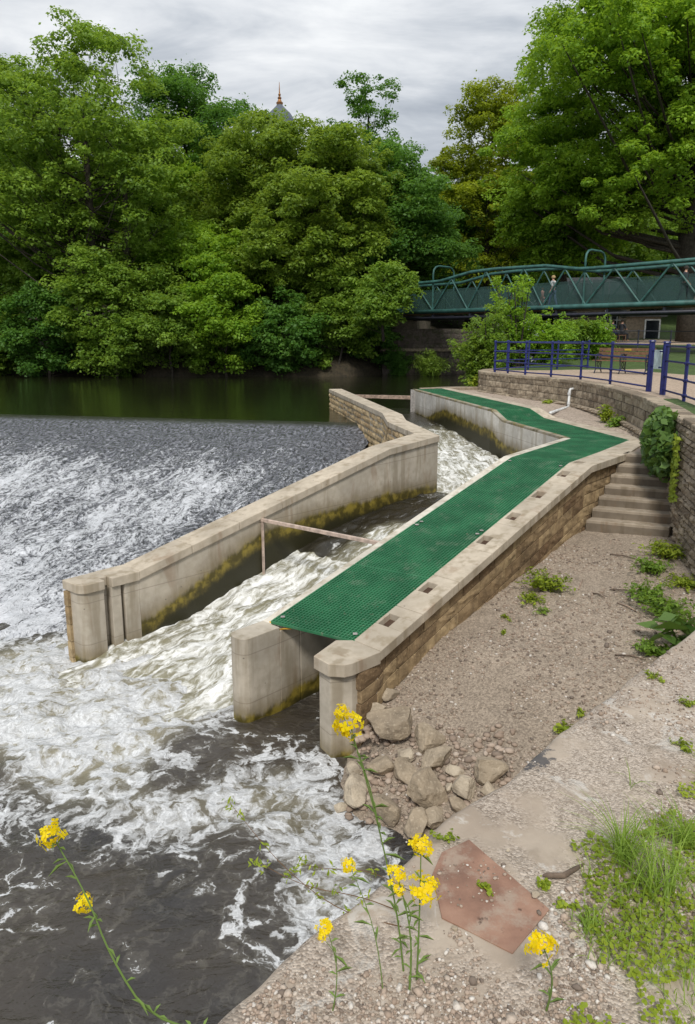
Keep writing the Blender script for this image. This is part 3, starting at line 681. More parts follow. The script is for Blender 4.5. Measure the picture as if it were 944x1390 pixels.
# steps
T=thing('stone_steps','flight of seven pale stone steps climbing between the block wall and the curved wall','steps',(4.4,11.2,-1.35)); o_=T.location
S0=(3.90,11.10); S6=(4.86,12.26); rv=(1.10,-.47)
stp=None
for k in range(7):
    t=k/6; x0,y0=S0[0]*(1-t)+S6[0]*t,S0[1]*(1-t)+S6[1]*t; t2=(k+1.25)/6; x1,y1=S0[0]*(1-t2)+S6[0]*t2,S0[1]*(1-t2)+S6[1]*t2
    z=-1.2+.15*k; mb=MB(o_); rr=1.0 if k<3 else 1.05
    mb.prism([(x0-.03,y0+.01),(x0+rv[0]*rr,y0+rv[1]*rr),(x1+rv[0]*rr,y1+rv[1]*rr),(x1-.03,y1+.01)],z-.155 if k else z-.4,z)
    mb.build('step',M['step'],T,bevel=.008)
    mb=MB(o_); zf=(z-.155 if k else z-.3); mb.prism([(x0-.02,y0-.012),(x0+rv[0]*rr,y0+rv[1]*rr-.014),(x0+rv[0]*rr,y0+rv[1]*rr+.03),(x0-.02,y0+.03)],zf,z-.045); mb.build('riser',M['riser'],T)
# ==================================================================================================== curved retaining wall
CW=[(5.9,-8),(5.3,-3),(4.8,1),(4.5,4),(4.4,6),(4.62,8.7),(5.0,10.3),(5.5,12.0),(5.88,13.4),(6.22,15),(6.47,17),(6.62,19),(6.47,20.8),(6.02,22.2),(5.42,23.6),(4.92,25),(4.80,26.2),(5.15,27.4),(6.2,28.8),(8,30.8),(10,34),(13,44),(17,60),(30,110)]
def smooth2(pts,n=3):
    for _ in range(n):
        o=[pts[0]]
        for a,b in zip(pts[:-1],pts[1:]): o+= [lerp(a,b,.25),lerp(a,b,.75)]
        o.append(pts[-1]); pts=o
    return pts
CWs=smooth2(CW[2:21],2)
def cwx(y): return np.interp(y,[p[1] for p in CW],[p[0] for p in CW])
T=thing('retaining_wall','curved weathered stone retaining wall below the blue railings','retaining wall',(6,17,-.3)); o_=T.location
def zb(y): return -2.3 if y<9 else (-1.75 if y<12.2 else (-.55 if y<26 else -1.4))
main=[p for p in CWs if p[1]>2]
sf=MB(o_)
near=[(p[0],p[1],.47,zb(p[1])) for p in main if p[1]<13.4]; far=[(p[0],p[1],.47,zb(p[1])) for p in main if p[1]>=13.2]
stone_face(sf,near,1,.105,.21,.022,seed=21,depth=.03,rough=.022,jit=.85,gap=.018)
stone_face(sf,far,1,.17,.25,.012,seed=22,depth=.03,rough=.016,jit=.8,gap=.016)
# lower footing ledge seen along the landing
ft=[(p[0]-.10,p[1],-.14,-.5) for p in main if 13.6<p[1]<26]
stone_face(sf,ft,1,.12,.42,.03,seed=25,depth=.05,rough=.03,jit=.7,gap=.02)
sf.build('masonry',M['wallstone'],T)
bk=MB(o_)
for p,q in zip(main[:-1],main[1:]):
    bk.prism([p,q,(q[0]+.4,q[1]),(p[0]+.4,p[1])],-3.0,.44)
bk.build('mortar_core',M['mortar'],T)
cs=MB(o_); r=random.Random(5)
ds=arcs(main); s=0
while s<ds[-1]-.3:
    w=r.uniform(.35,.8); p,q=on(main,ds,s+.006),on(main,ds,min(ds[-1],s+w)-.006); s+=w
    tx,ty=q[0]-p[0],q[1]-p[1];l=math.hypot(tx,ty); nx_,ny_=-ty/l,tx/l; e=.05+r.uniform(-.012,.012); zt=.50+r.uniform(-.012,.012)
    cs.prism([(p[0]+nx_*e,p[1]+ny_*e),(q[0]+nx_*e,q[1]+ny_*e),(q[0]-nx_*.28,q[1]-ny_*.28),(p[0]-nx_*.28,p[1]-ny_*.28)],.40,zt,r.random())
cs.build('coping',M['wallstone'],T,bevel=.02)
# drain pipe out of the wall
T=thing('drain_pipe','grey plastic pipe coming out of the curved wall and lying over the landing','pipe',(5.98,20,-.3))
mb=MB(T.location); zt=.25; px_=6.37; py_=20.3
mb.tube([(6.62,20.45,zt+.02),(px_,py_,zt),(px_-.03,py_-.03,zt-.04),(px_-.04,py_-.04,-.22),(px_-.08,py_-.1,-.25),(5.25,18.3,-.22)],.038,10); mb.build('pipe',M['pvc'],T,smooth=True)
mb=MB(T.location); mb.tube([(px_-.04,py_-.04,.1),(px_-.04,py_-.04,.16)],.05,10); mb.build('pipe_collar',M['pvc'],T); mb=MB(T.location); mb.tube([(px_-.04,py_-.04,-.18),(px_-.04,py_-.04,-.12)],.05,10); mb.build('pipe_collar',M['pvc'],T)
# ==================================================================================================== terrace ground behind the wall
def hR(x,y):
    d=y; b=np.interp(d,[-10,29,36,50,62,75,110],[.47,.47,.9,1.75,2.3,6,14])
    return b+ .15*(fbm(x*.3,y*.3,0,3,4)-.5)*(y>27)
ys=np.concatenate([np.arange(-8,30,.5),np.arange(30,60,1.0),np.arange(60,112,4)]); ws=np.array([0.,.15,.4,.8,1.2,1.8,2.5,3.2,4,5,6,7.5,9,11,14,18,24,32,45,70,110])
Yg,Wg=np.meshgrid(ys,ws,indexing='ij'); Xg=cwx(Yg)+.24+Wg
Zg=hR(Xg,Yg)+.02*(fbm(Xg*2,Yg*2,0,3,6)-.5)
Qg=grid_quads(len(ys),len(ws)); cen=np.stack([Xg,Yg],-1).reshape(-1,2)[Qg].mean(1)
wd=cen[:,0]-cwx(cen[:,1]); 
ispath=((cen[:,1]<27.5)&(wd<6.2)&~((wd<.55)&(cen[:,1]<14.5)))|((cen[:,1]<29)&(cen[:,1]>=26.6)&(wd<.1))
ispath=ispath|((cen[:,0]>9)&(cen[:,0]<30)&(cen[:,1]>42)&(cen[:,1]<47))
V=np.stack([Xg,Yg,Zg],-1).reshape(-1,3)
tag(mesh_np('path',V,Qg[ispath][:, ::-1],M['path'],smooth=True),kind='structure')
tag(mesh_np('verge',V,Qg[~ispath][:, ::-1],M['turf'],smooth=True),kind='structure')
# far bank
xs=np.concatenate([np.arange(-90,-30,4),np.arange(-30,14,1.0),np.arange(14,40,3)]); ds_=np.array([-2,0,.4,1,1.8,3,5,8,12,18,26,40,70])
Xg,Dg=np.meshgrid(xs,ds_,indexing='ij'); sh=np.interp(Xg,[-90,-12,0,4,8,12,16,22,40],[62,49,49,51,54,60,70,95,140])+1.2*(vnoise(Xg*.3,0*Xg,0,3)-.5)*2
Yg=sh+Dg; Zg=np.interp(Dg,[-2,0,.4,1,3,8,12,26,70],[-2,-.95,-.5,0,.9,1.9,2.4,5.5,13])+.4*(fbm(Xg*.5,Yg*.5,0,3,11)-.5)*(Dg>.3)
tag(mesh_np('far_bank',np.stack([Xg,Yg,Zg],-1).reshape(-1,3),grid_quads(*Xg.shape)[:, ::-1],M['soil'],smooth=True),kind='structure')
# ==================================================================================================== gravel bed
xs=np.arange(-1.2,6.3,.045); ys=np.arange(2.0,12.9,.045); X,Y=np.meshgrid(xs,ys,indexing='ij')
Z=bedz(X,Y)+.10*(fbm(X*1.2,Y*1.2,0,4,3)-.5)+.035*(fbm(X*7,Y*7,0,3,9)-.5)
lx=np.interp(Y,[6.8,7.1,11.2,12.4],[-.05,.2,3.75,4.85]); Z=np.where(X<lx-.12,-3.3,Z); Z=np.where(Y>12.2,np.minimum(Z,-1.4),Z)
Z=np.where(Y<7.05,np.minimum(Z,-2.7+(X-np.interp(Y,[4.6,5.3,5.8,6.2,7.0],[1.2,.62,.22,-.02,.04]))*.8+.12*(fbm(X*3,Y*3,0,3,8)-.5)),Z)
tag(mesh_np('gravel_bed',np.stack([X,Y,Z],-1).reshape(-1,3),grid_quads(*X.shape),M['gravel'],smooth=True),kind='structure')
def bed_at(x,y): return float(bedz(x,y)+.10*(fbm(x*1.2,y*1.2,0,4,3)-.5)+.035*(fbm(x*7,y*7,0,3,9)-.5))
# ==================================================================================================== foreground ledge
def in_poly(x,y,poly):
    c=np.zeros(len(x),bool); j=len(poly)-1
    for i in range(len(poly)):
        xi,yi=poly[i];xj,yj=poly[j]; c^=((yi>y)!=(yj>y))&(x<(xj-xi)*(y-yi)/(yj-yi+1e-12)+xi); j=i
    return c
ZPL=.010
PPOLY=[P(u,v,.0)[:2] for u,v in ((637,1143),(746,1238),(696,1298),(600,1249),(587,1190),(600,1160))]
EP=[(-4.5,-4.0),(-2.2,-1.1),(-1.0,.65)]+[P(u,v,0)[:2] for u,v in [(383,1297),(450,1245),(540,1172),(606,1112),(690,1052),(722,1022),(792,967),(862,912),(944,850)]]+[(2.85,4.75),(3.7,5.6),(4.5,6.5)]
de=arcs(EP); edge_s=np.concatenate([np.arange(0,de[-1]*.38,.08),np.arange(de[-1]*.38,de[-1],.022)])
edge=np.array([on(EP,de,q) for q in edge_s]); jit_=.03*(fbm(edge_s*2.5,0*edge_s,0,4,2)-.5)*2
ws=np.concatenate([[0,0,.012,.03],np.arange(.055,1.7,.022),np.arange(1.7,6,.12)])
nn=(.70,-.71)
W_=ws[None,:]+jit_[:,None]*np.exp(-ws[None,:]/.1); X=edge[:,0:1]+nn[0]*W_; Y=edge[:,1:2]+nn[1]*W_
Z=.02*(fbm(X*2,Y*2,0,4,13)-.5)*2+.008*(fbm(X*14,Y*14,0,3,19)-.5)+0*W_; Z[:,0]=-.16; Z[:,1]-=.028; Z[:,2]-=.010
ipp=in_poly(X.ravel(),Y.ravel(),PPOLY).reshape(X.shape); Z=np.where(ipp,np.minimum(Z,ZPL-.004),Z)
inside=X>cwx(Y)+.1; Z=np.where(inside,-.02,Z)
tag(mesh_np('footpath',np.stack([X,Y,Z],-1).reshape(-1,3),grid_quads(*X.shape)[:, ::-1],M['ledge'],smooth=True),kind='structure')
def led(x,y): return float(.02*(fbm(x*2,y*2,0,4,13)-.5)*2+.008*(fbm(x*14,y*14,0,3,19)-.5))
T=thing('ledge_wall','rough stone wall under the foreground ledge rising from the water','retaining wall',(.3,2.3,ZL)); sf=MB(T.location)
ep=[(p[0]+.05*.7,p[1]-.05*.7,-.15,-3.2) for p in EP]
stone_face(sf,ep,1,.3,.6,.03,seed=31,depth=.03,rough=.02,jit=.4); sf.build('masonry',M['wallstone'],T)
bk=MB(T.location)
for p,q in zip(ep[:-1],ep[1:]): bk.prism([p[:2],(p[0]+.35,p[1]-.35),(q[0]+.35,q[1]-.35),q[:2]],-3.3,-.06)
bk.build('mortar_core',M['mortar'],T)

# ==================================================================================================== foliage
def unit(a): return a/(np.linalg.norm(a,axis=-1,keepdims=True)+1e-9)
def leaf_mesh(C,Nn,size,asp,r,droop=.0):
    n=len(C); t=unit(np.cross(Nn,unit(r.normal(size=(n,3))))); b=np.cross(Nn,t); s=size[:,None]
    V=np.stack([C-t*s,C-b*s*asp+Nn*s*.12,C+t*s-Nn*s*droop,C+b*s*asp+Nn*s*.12],1).reshape(-1,3)
    return V,np.arange(4*n).reshape(-1,4)
def clumps(r,cen,rad,nl,size,flat=.5,upb=.35):
    """leaf shells round clump centres: bright tops, open undersides"""
    n=len(cen); idx=np.repeat(np.arange(n),nl); m=len(idx)
    d=unit(r.normal(size=(m,3))+np.array((0,0,upb))); 
    rr=rad[idx]*(r.uniform(.35,1.08,m)**.6); C=cen[idx]+d*rr[:,None]*np.array((1,1,flat)); C[:,2]-=.18*rad[idx]*(d[:,0]**2+d[:,1]**2)
    Nn=unit(d*np.array((.5,.5,.6))+np.array((0,0,.75))+r.normal(size=(m,3))*.42)
    sz=size*r.uniform(.6,1.3,m)
    hz=sstep(.35,.65,fbm(cen[:,0]*.45+3,cen[:,1]*.45,cen[:,2]*.45,3,9)); tn=np.clip((hz*.6+r.random(n)*.4)[idx]*.65+r.random(m)*.35,0,1)
    return C,Nn,sz,tn
def tree(name,label,cat,Y,u,vtop,wpx,vbot,leaf,zbase,seed,group=None,rc=1.15,nl=150,ls=.145,dens=1.0,lobes=5,trunkr=.28,depthf=.85,twigs=60,stems=1,topexp=1.0,lean=0,tdx=0,gap=.40):
    k_=.68; rc=rc*k_; nl=int(nl*k_*k_*1.25); ls*=.86
    r=np.random.default_rng(seed)
    x0=PY(u,vtop,Y)[0]; zt=PY(u,vtop,Y)[2]; zbm=PY(u,vbot,Y)[2]; half=wpx/2/960*Y*1.0
    cz=(zt+zbm)/2; rz=(zt-zbm)/2*1.07; half*=1.05
    # main body plus lobes for an uneven outline
    K=int(26+lobes*2); cand=[];rlb=.33
    for _ in range(2500):
        d=unit(r.normal(size=3)); q=r.uniform(0,1)**.38; p=d*q*np.array((1,1,1))
        if p[2]<-.2: p[:2]*=1.0
        w=1-.25*max(0,p[2])**2; p[0]*=w;p[1]*=w
        if r.random()<.45 and p[1]>.45: continue
        if all(np.linalg.norm((p-c)*np.array((1,1,1.35)))>rlb*.92 for c in cand): cand.append(p)
        if len(cand)>=K: break
    cen=[]
    for c in cand:
        lr=r.uniform(.20,.36)*half; lz=lr*r.uniform(.50,.80); n=int(2*math.pi*lr*lr/(rc*rc)*.62*dens)+2
        d=unit(r.normal(size=(n,3))+np.array((0,0,.45))); q=r.uniform(.0,1,n)**.30; e=np.array((c[0]*half*.86,c[1]*half*.86*depthf,c[2]*(rz-lz*.8)))
        cen.append(e+d*q[:,None]*np.array((lr,lr,lz))*r.uniform(.8,1.25,(n,1)))
    # loose inner fill so crowns are not hollow
    n=int(half*half*4/(rc*rc)*.55*dens); d=unit(r.normal(size=(n,3))); cen.append(d*(r.uniform(0,1,n)**.4)[:,None]*np.array((half*.8,half*.7,rz*.8)))
    cen=np.concatenate(cen); zn=cen[:,2]/rz
    nz_=fbm(cen[:,0]/1.6+seed,cen[:,1]/1.6,cen[:,2]/1.2,3,seed%50+1); keep=(nz_>gap)|(r.random(len(cen))<.10); cen=cen[keep]; zn=zn[keep]
    cen[:,0]+=lean*zn*half
    org=np.array((x0,Y,zbase)); cen+=np.array((0,0,cz-zbase))
    rad=rc*r.uniform(.6,1.25,len(cen))
    T=thing(name,label,cat,tuple(org),group)
    C,Nn,sz,tn=clumps(r,cen,rad,nl,ls)
    # stray sprays
    ks=r.integers(0,len(cen),int(len(cen)*nl*.03)); C2=cen[ks]+unit(r.normal(size=(len(ks),3)))*(rad[ks]*r.uniform(.9,1.2,len(ks)))[:,None]
    C=np.concatenate([C,C2]);Nn=np.concatenate([Nn,unit(r.normal(size=(len(ks),3))+np.array((0,0,.6)))]);sz=np.concatenate([sz,ls*r.uniform(.5,1.1,len(ks))]);tn=np.concatenate([tn,r.random(len(ks))])
    V,Q=leaf_mesh(C,Nn,sz,.62,r,.25)
    mesh_np('crown',V,Q,leaf,T,tint=np.repeat(tn,4))
    mb=MB(); top=cz-zbase+rz*(.55 if stems==1 else .30); rr=random.Random(seed)
    roots=[(tdx,0)] if stems==1 else [(rr.uniform(-1.2,1.2),rr.uniform(-.8,.8)) for _ in range(stems)]
    trunks=[]
    for (sx,sy) in roots:
        pts=[];n=7
        tx,ty=sx*(2.2 if stems>1 else .45)+lean*half*.6,sy*2
        for i in range(n):
            t=i/(n-1); pts.append((sx+(tx-sx)*t+rr.uniform(-.2,.2)*(i>0),sy+(ty-sy)*t+rr.uniform(-.2,.2)*(i>0),-.6+(top+.6)*t))
        tr=trunkr*(1 if stems==1 else .65)
        mb.tube(pts,[tr*(1.25-.95*i/(n-1)) for i in range(n)],8); trunks.append((pts,tr))
    for k in r.choice(len(cen),min(twigs,len(cen)),replace=False):
        c=cen[k]; pts,tr=trunks[rr.randrange(len(trunks))]; t=np.clip((c[2]-abs(c[0])*.5-abs(c[1])*.3)/top,.12,.93)
        f=t*(len(pts)-1);i=int(min(f,len(pts)-2)); p=np.array(lerp(pts[i],pts[i+1],f-i)); m=(p*.5+c*.5)+np.array((rr.uniform(-.5,.5),rr.uniform(-.5,.5),-.10*np.linalg.norm(c-p)))
        r0=tr*(1.1-.85*t)*.30; mb.tube([p,p*.7+m*.35-p*.05,m,m*.35+c*.65,c],[r0,r0*.8,r0*.6,r0*.4,r0*.15],5,cap=False)
    mb.build('trunk',M['bark'],T,smooth=True)
    return T
OV='trees on the wooded far bank'
if True:
    tree('sycamore_tree','tall sycamore with dark forked trunks showing, at the left edge of the far bank','tree',50,105,22,300,420,L['mid'],.2,101,OV,rc=1.1,nl=135,dens=.80,stems=4,twigs=190,lobes=7,trunkr=.5,gap=.455)
    tree('sycamore_tree','broad leafy tree cut by the left edge of the picture behind the tall forked sycamore','tree',56,-40,70,220,470,L['mid'],.6,102,OV,rc=1.3,nl=120,twigs=40)
    tree('broadleaf_tree','dark green tree standing above the left group, right of the tall forked sycamore','tree',64,245,82,230,400,L['dark'],1.4,103,OV,rc=1.3,nl=130,dens=1.5,gap=.34,twigs=40)
    tree('broadleaf_tree','olive tree crown just below the grey dome','tree',58,368,144,250,400,L['olive'],1,104,OV,rc=1.15,nl=140,twigs=70)
    tree('broadleaf_tree','light green tree with slim pale stem in the middle of the far bank','tree',52,440,158,225,440,L['olive'],.6,105,OV,rc=1.0,nl=150,twigs=70,stems=2,trunkr=.2)
    tree('broadleaf_tree','loose topped tall tree right of the grey dome','tree',66,500,102,130,360,L['dark'],1.5,106,OV,rc=.95,nl=80,dens=.75,twigs=90,ls=.15)
    tree('broadleaf_tree','dense dark green tree leaning over the far end of the footbridge','tree',54,545,175,190,420,L['dark'],.6,107,OV,rc=1.2,nl=150,twigs=50)
    tree('broadleaf_tree','yellow green domed tree on the skyline above the footbridge','tree',64,672,104,190,400,L['yellow'],1.8,108,'trees behind the footbridge',rc=1.15,nl=150,twigs=90,lobes=4)
    tree('broadleaf_tree','bright green tree filling the upper left bank behind the forked sycamore','tree',60,215,150,230,450,L['bright'],1.0,109,OV,rc=1.3,nl=120,twigs=40)
    tree('broadleaf_tree','mid green tree filling the gap low behind the olive crowns','tree',62,330,230,240,470,L['mid'],1.2,110,OV,rc=1.3,nl=120,twigs=30)
    tree('sycamore_tree','huge bright green sycamore spreading over the right half of the footbridge','tree',45,925,-110,430,352,L['bright'],1.5,111,'trees behind the footbridge',rc=1.05,nl=190,ls=.125,twigs=170,lobes=9,dens=.95,trunkr=.6,tdx=2.5)
    tree('sycamore_tree','bright green lower tree just left of the huge sycamore, behind the footbridge','tree',50,775,215,170,385,L['bright'],1.6,112,'trees behind the footbridge',rc=1.05,nl=160,twigs=40)
    tree('broadleaf_tree','dark tree below the yellow green domed crown, behind the footbridge','tree',70,640,230,220,460,L['dark'],2,113,'trees behind the footbridge',rc=1.4,nl=120,twigs=30)
    tree('broadleaf_tree','shaded tree seen under the huge sycamore at the right edge','tree',68,900,255,320,430,L['mid'],2.5,114,'trees behind the footbridge',rc=1.4,nl=130,twigs=40)
    tree('broadleaf_tree','leafy tree well beyond the left picture edge','tree',54,-200,110,240,505,L['mid'],.3,121,OV,rc=1.3,nl=110,twigs=30)
    tree('broadleaf_tree','dark leafy tree farthest beyond the left picture edge','tree',56,-380,90,260,505,L['dark'],.3,122,OV,rc=1.4,nl=100,twigs=30)
    # far dense wood behind
    for i,(u,vt,w_,Y,lf) in enumerate([(-120,130,300,80,'dark'),(30,180,260,80,'dark'),(180,190,260,84,'mid'),(420,215,260,84,'dark'),(560,240,240,86,'mid'),(760,190,260,86,'dark'),(960,150,280,84,'dark')]):
        tree('woodland_tree',['deep shaded tree beyond the left picture edge','dark woodland tree glimpsed behind the forked sycamore trunks','mid green woodland tree low between the left hand crowns','dark woodland tree glimpsed behind the pale stemmed tree','mid green woodland tree glimpsed above the far end of the footbridge','dark woodland tree glimpsed left of the huge sycamore','dark woodland tree glimpsed behind the huge sycamore at the right edge'][i],'tree',Y,u,vt,w_,470,L[lf],3,140+i,'woodland behind the bank trees',rc=1.9,nl=130,ls=.24,twigs=20)
# bank bushes hanging over the river
BU=[(-25,400,130,515,50,'mid'),(55,385,120,512,48.5,'dark'),(145,335,130,520,47.5,'mid'),(225,365,140,516,48,'mid'),(305,345,130,512,48,'bright'),(385,385,120,508,48.5,'dark'),(462,345,110,505,49,'mid'),(505,430,80,502,51,'dark'),(270,300,150,420,52,'bright'),(60,310,140,430,53,'mid'),(405,300,130,410,52,'olive'),(522,350,88,450,45.8,'mid')]
BL=['bush at the left picture edge overhanging the river','dark shrub between the left edge and the low hanging sycamore spray','low sycamore spray almost touching the water below the forked sycamore','leafy bush right of the low hanging spray on the waterline','leafy bush in the middle of the far waterline','dark bush above the deepest shadow of the far bank','bush over the water below the pale stemmed tree','small dark bush beside the bridge abutment','yellowish green bush above the waterline bushes, right of the forked sycamore','leafy bush high on the bank behind the forked sycamore trunks','olive bush high on the bank under the olive crowns','leafy spray screening the far end of the footbridge']
for i,(u,vt,w_,vb,Y,lf) in enumerate(BU):
    tree('bank_bush',BL[i],'bush',Y,u,vt,w_,vb,L[lf],PY(u,vb,Y)[2],170+i,'bushes along the far waterline',rc=.85,nl=110,ls=.13,dens=1.0,twigs=25,trunkr=.08,lobes=5)
def shrub(name,label,cat,org,h,rad,leaf,seed,n=4000,ls=.04,stems=9,group=None,stemmat='bark',up=1.0,asp=.5,rc=.16,nl=22,shape='spray'):
    """stems fan out of one root; leaves sit in small tufts along them"""
    r=np.random.default_rng(seed); rr=random.Random(seed); T=thing(name,label,cat,org,group); mb=MB(); cen=[]
    for k in range(stems):
        a=rr.uniform(0,2*math.pi); q=rad*rr.uniform(.15,1.0); hh=h*rr.uniform(.55,1)*(1-.25*(q/rad)**2)
        tip=np.array((math.cos(a)*q,math.sin(a)*q,hh)); mid=np.array((tip[0]*.3,tip[1]*.3,hh*.55)); r0=.012*max(.5,h)
        pts=[((1-t)**2)*np.zeros(3)+2*t*(1-t)*mid+t*t*tip for t in np.linspace(0,1,7)]
        mb.tube(pts,[r0*(1-.8*t) for t in np.linspace(0,1,7)],5,cap=False)
        for t in np.linspace(.2,1,max(4,int(n/(stems*nl)))):
            c=((1-t)**2)*np.zeros(3)+2*t*(1-t)*mid+t*t*tip; cen.append(c+r.normal(size=3)*rad*.16)
    cen=np.array(cen); cen[:,2]=np.maximum(cen[:,2],.02)
    C,Nn,sz,tn=clumps(r,cen,rc*r.uniform(.6,1.3,len(cen)),nl,ls,.7)
    C[:,2]=np.maximum(C[:,2],.005)
    V,Q=leaf_mesh(C,Nn,sz,asp,r,.25); mesh_np('leaves',V,Q,leaf,T,tint=np.repeat(tn,4)); mb.build('stems',L[stemmat] if stemmat in L else M[stemmat],T)
    return T
SG='shrubs between the railings and the river'
def gz(x,y): return float(hR(x,y))
for i,(u,Y,h,rd,lf,lab) in enumerate([(664,29.5,3.0,1.2,'mid','rounded shrub behind the left end of the blue railings'),(705,31,5.0,1.3,'bright','tall airy sapling rising in front of the footbridge truss'),(745,31,2.2,1.3,'bright','spreading shrub behind the blue railings right of the tall sapling'),(785,33,2.1,1.2,'mid','shrub below the right hand portal of the footbridge, near the building'),(650,29.3,1.6,.9,'olive','low olive shrub at the tip of the terrace beside the river'),(815,33,1.7,.9,'bright','small shrub in front of the seated people below the footbridge'),(690,33,1.7,1.3,'dark','dark shrub below the tall airy sapling')]):
    x=PY(u,450,Y)[0]; zg=gz(x,Y) if x>cwx(Y)+.3 else -.6
    shrub('river_shrub',lab,'shrub',(x,Y,zg-.05),h+(.47-zg if zg<.3 else 0),rd,L[lf],200+i,n=9000 if h<3 else 8000,ls=.075,stems=16,group=SG,rc=.24,nl=30)
# reeds and grass tufts at the abutment foot
for i,(u,w_,Y) in enumerate([(585,60,49),(540,45,50),(612,26,52)]):
    x=PY(u,495,Y)[0]; shrub('bank_grass',['long grass tussock hanging over the water below the abutment','dark tussock left of the abutment foot','small tussock right of the abutment foot'][i],'grass',(x,Y,-.85),1.7,w_/2/960*Y,L['grass'] if i!=1 else L['dark'],220+i,n=5000,ls=.13,asp=.16,stems=14,rc=.35,nl=30)

# ==================================================================================================== footbridge
T=thing('footbridge','green tubular truss footbridge crossing the river behind the terrace','footbridge',(5.5,47,3.3)); o_=T.location
BA=np.array((5.5,47.0));BD=np.array((.678,-.735));BN=np.array((.735,.678)); ZB=3.35
def bp(s,z,far=0): q=BA+BD*s+BN*(2.1 if far else 0); return (q[0],q[1],z)
S0_,S1_=-9,26
def topz(s): return float(np.interp(s,[-9,-.5,.6,3.0,4.8,8.2,10.2,11,26],[5.15,5.2,5.22,5.62,5.68,5.62,5.32,5.30,5.42]))
for far in (0,1):
    mb=MB(o_); mb.tube([bp(S0_,ZB,far),bp(S1_,ZB,far)],.13,12); mb.build('bottom_chord',M['steel_green'],T,smooth=True)
    mb=MB(o_); mb.tube([bp(S0_,ZB-.42,far),bp(S1_,ZB-.42,far)],.09,8); mb.build('lower_pipe',M['black_iron'],T,smooth=True)
    mb=MB(o_); ss=[-9,-.5,.6,3.0,4.8,8.2,10.2,11,26]; mb.tube([bp(q,topz(q),far) for q in ss],.095,12); mb.build('top_chord',M['steel_green'],T,smooth=True)
    q=-9; up=0
    while q<S1_-.1:
        w_=1.32 if 1<q<10 else 1.5
        a_,b_=(ZB+.08,topz(q+w_)-.06) if up%2==0 else (topz(q)-.06,ZB+.08)
        mb=MB(o_); mb.tube([bp(q,a_,far),bp(q+w_,b_,far)],.048,6); mb.build('diagonal',M['steel_green'],T); q+=w_; up+=1
    for q in (.0,10.6):
        mb=MB(o_); mb.tube([bp(q,ZB,far),bp(q,topz(q),far)],.055,6); mb.build('post',M['steel_green'],T)
def m_mesh():
    g=G('green_mesh_infill',.6); g.fin((.035,.085,.078),.6)
    p=g.pos(); tr=g.n('ShaderNodeBsdfTransparent')
    mx=g.n('ShaderNodeMixShader',{0:g.mr(g.noise(1.2,3),  .3,.7,.30,.46),1:tr.outputs[0],2:g.b.outputs[0]}); g.t.links.new(mx.outputs[0],g.out.inputs[0]); return g.m
M['mesh']=m_mesh()
M['steel_green'].node_tree.nodes['Principled BSDF'].inputs['Roughness'].default_value=.55
for far in (0,1):
    for k in range(14):
        q0,q1=S0_+k*2.5+.03,S0_+(k+1)*2.5-.03; e=-.10 if far else .10
        A_=np.array(bp(q0,ZB+.12,far));B_=np.array(bp(q1,ZB+.12,far)); off=np.array((BN[0]*e,BN[1]*e,0))
        mb=MB(o_); mb.beam(A_+off+np.array((0,0,.62)),B_+off+np.array((0,0,.62)),.012,1.24); mb.build('mesh_panel',M['mesh'],T)
mb=MB(o_); 
for k in range(35):
    A_=BA+BD*(S0_+k+.02);B_=BA+BD*(S0_+k+.98)
    mb.prism([tuple(A_+BN*.12),tuple(B_+BN*.12),tuple(B_+BN*1.98),tuple(A_+BN*1.98)],ZB-.16,ZB-.02)
mb.build('deck',M['timber'],T)
for k in range(0,36,3):
    mb=MB(o_); mb.beam(bp(S0_+k,ZB-.28,0),bp(S0_+k,ZB-.28,1),.12,.2); mb.build('cross_beam',M['black_iron'],T)
for q,hh in ((.0,1.0),(10.6,1.0)):
    z0=topz(q); pr=[bp(q,z0-.2,0),bp(q,z0+.45,0)]
    def bq(fr,z): p=BA+BD*q+BN*2.1*fr; return (p[0],p[1],z)
    pr=[bq(0,z0-.2),bq(0,z0+.5),bq(.03,z0+.75),bq(.12,z0+.93),bq(.25,z0+1.0),bq(.75,z0+1.0),bq(.88,z0+.93),bq(.97,z0+.75),bq(1,z0+.5),bq(1,z0-.2)]
    mb=MB(o_); mb.tube(pr,.06,8); mb.build('portal_hoop',M['steel_green'],T,smooth=True)
# abutment and pier
T=thing('bridge_abutment','dark stone abutment carrying the far end of the footbridge','abutment',(7,50.5,-.9)); o_=T.location
mb=MB(o_); mb.prism([(2.5,51),(6.6,50.2),(11.5,55),(9,60),(2,58)],-2,2.3); mb.prism([(2.6,51.3),(4.9,50.9),(6.3,55),(2.4,56)],2.3,2.9); mb.build('core',M['mortar'],T)
mb=MB(o_); stone_face(mb,[(2.5,51,2.3,-.9),(6.6,50.2,2.3,-.9),(11.5,55,2.3,-.9)],-1,.36,.75,.03,seed=41,depth=.03); mb.build('masonry',M['darkstone'],T)
mb=MB(o_); mb.prism([(2.3,50.7),(6.7,49.9),(11.8,54.9),(11.4,55.2),(6.5,50.4),(2.4,51.1)],.75,.95); mb.build('string_course',M['wallstone'],T)
T=thing('bridge_pier','dark stone pier under the near end of the footbridge, outside the right edge','abutment',(24,29,0))
mb=MB(T.location); mb.prism([(22.5,28.5),(25,26.2),(27,28.2),(24.6,30.8)],-.5,3.0); mb.build('core',M['darkstone'],T)
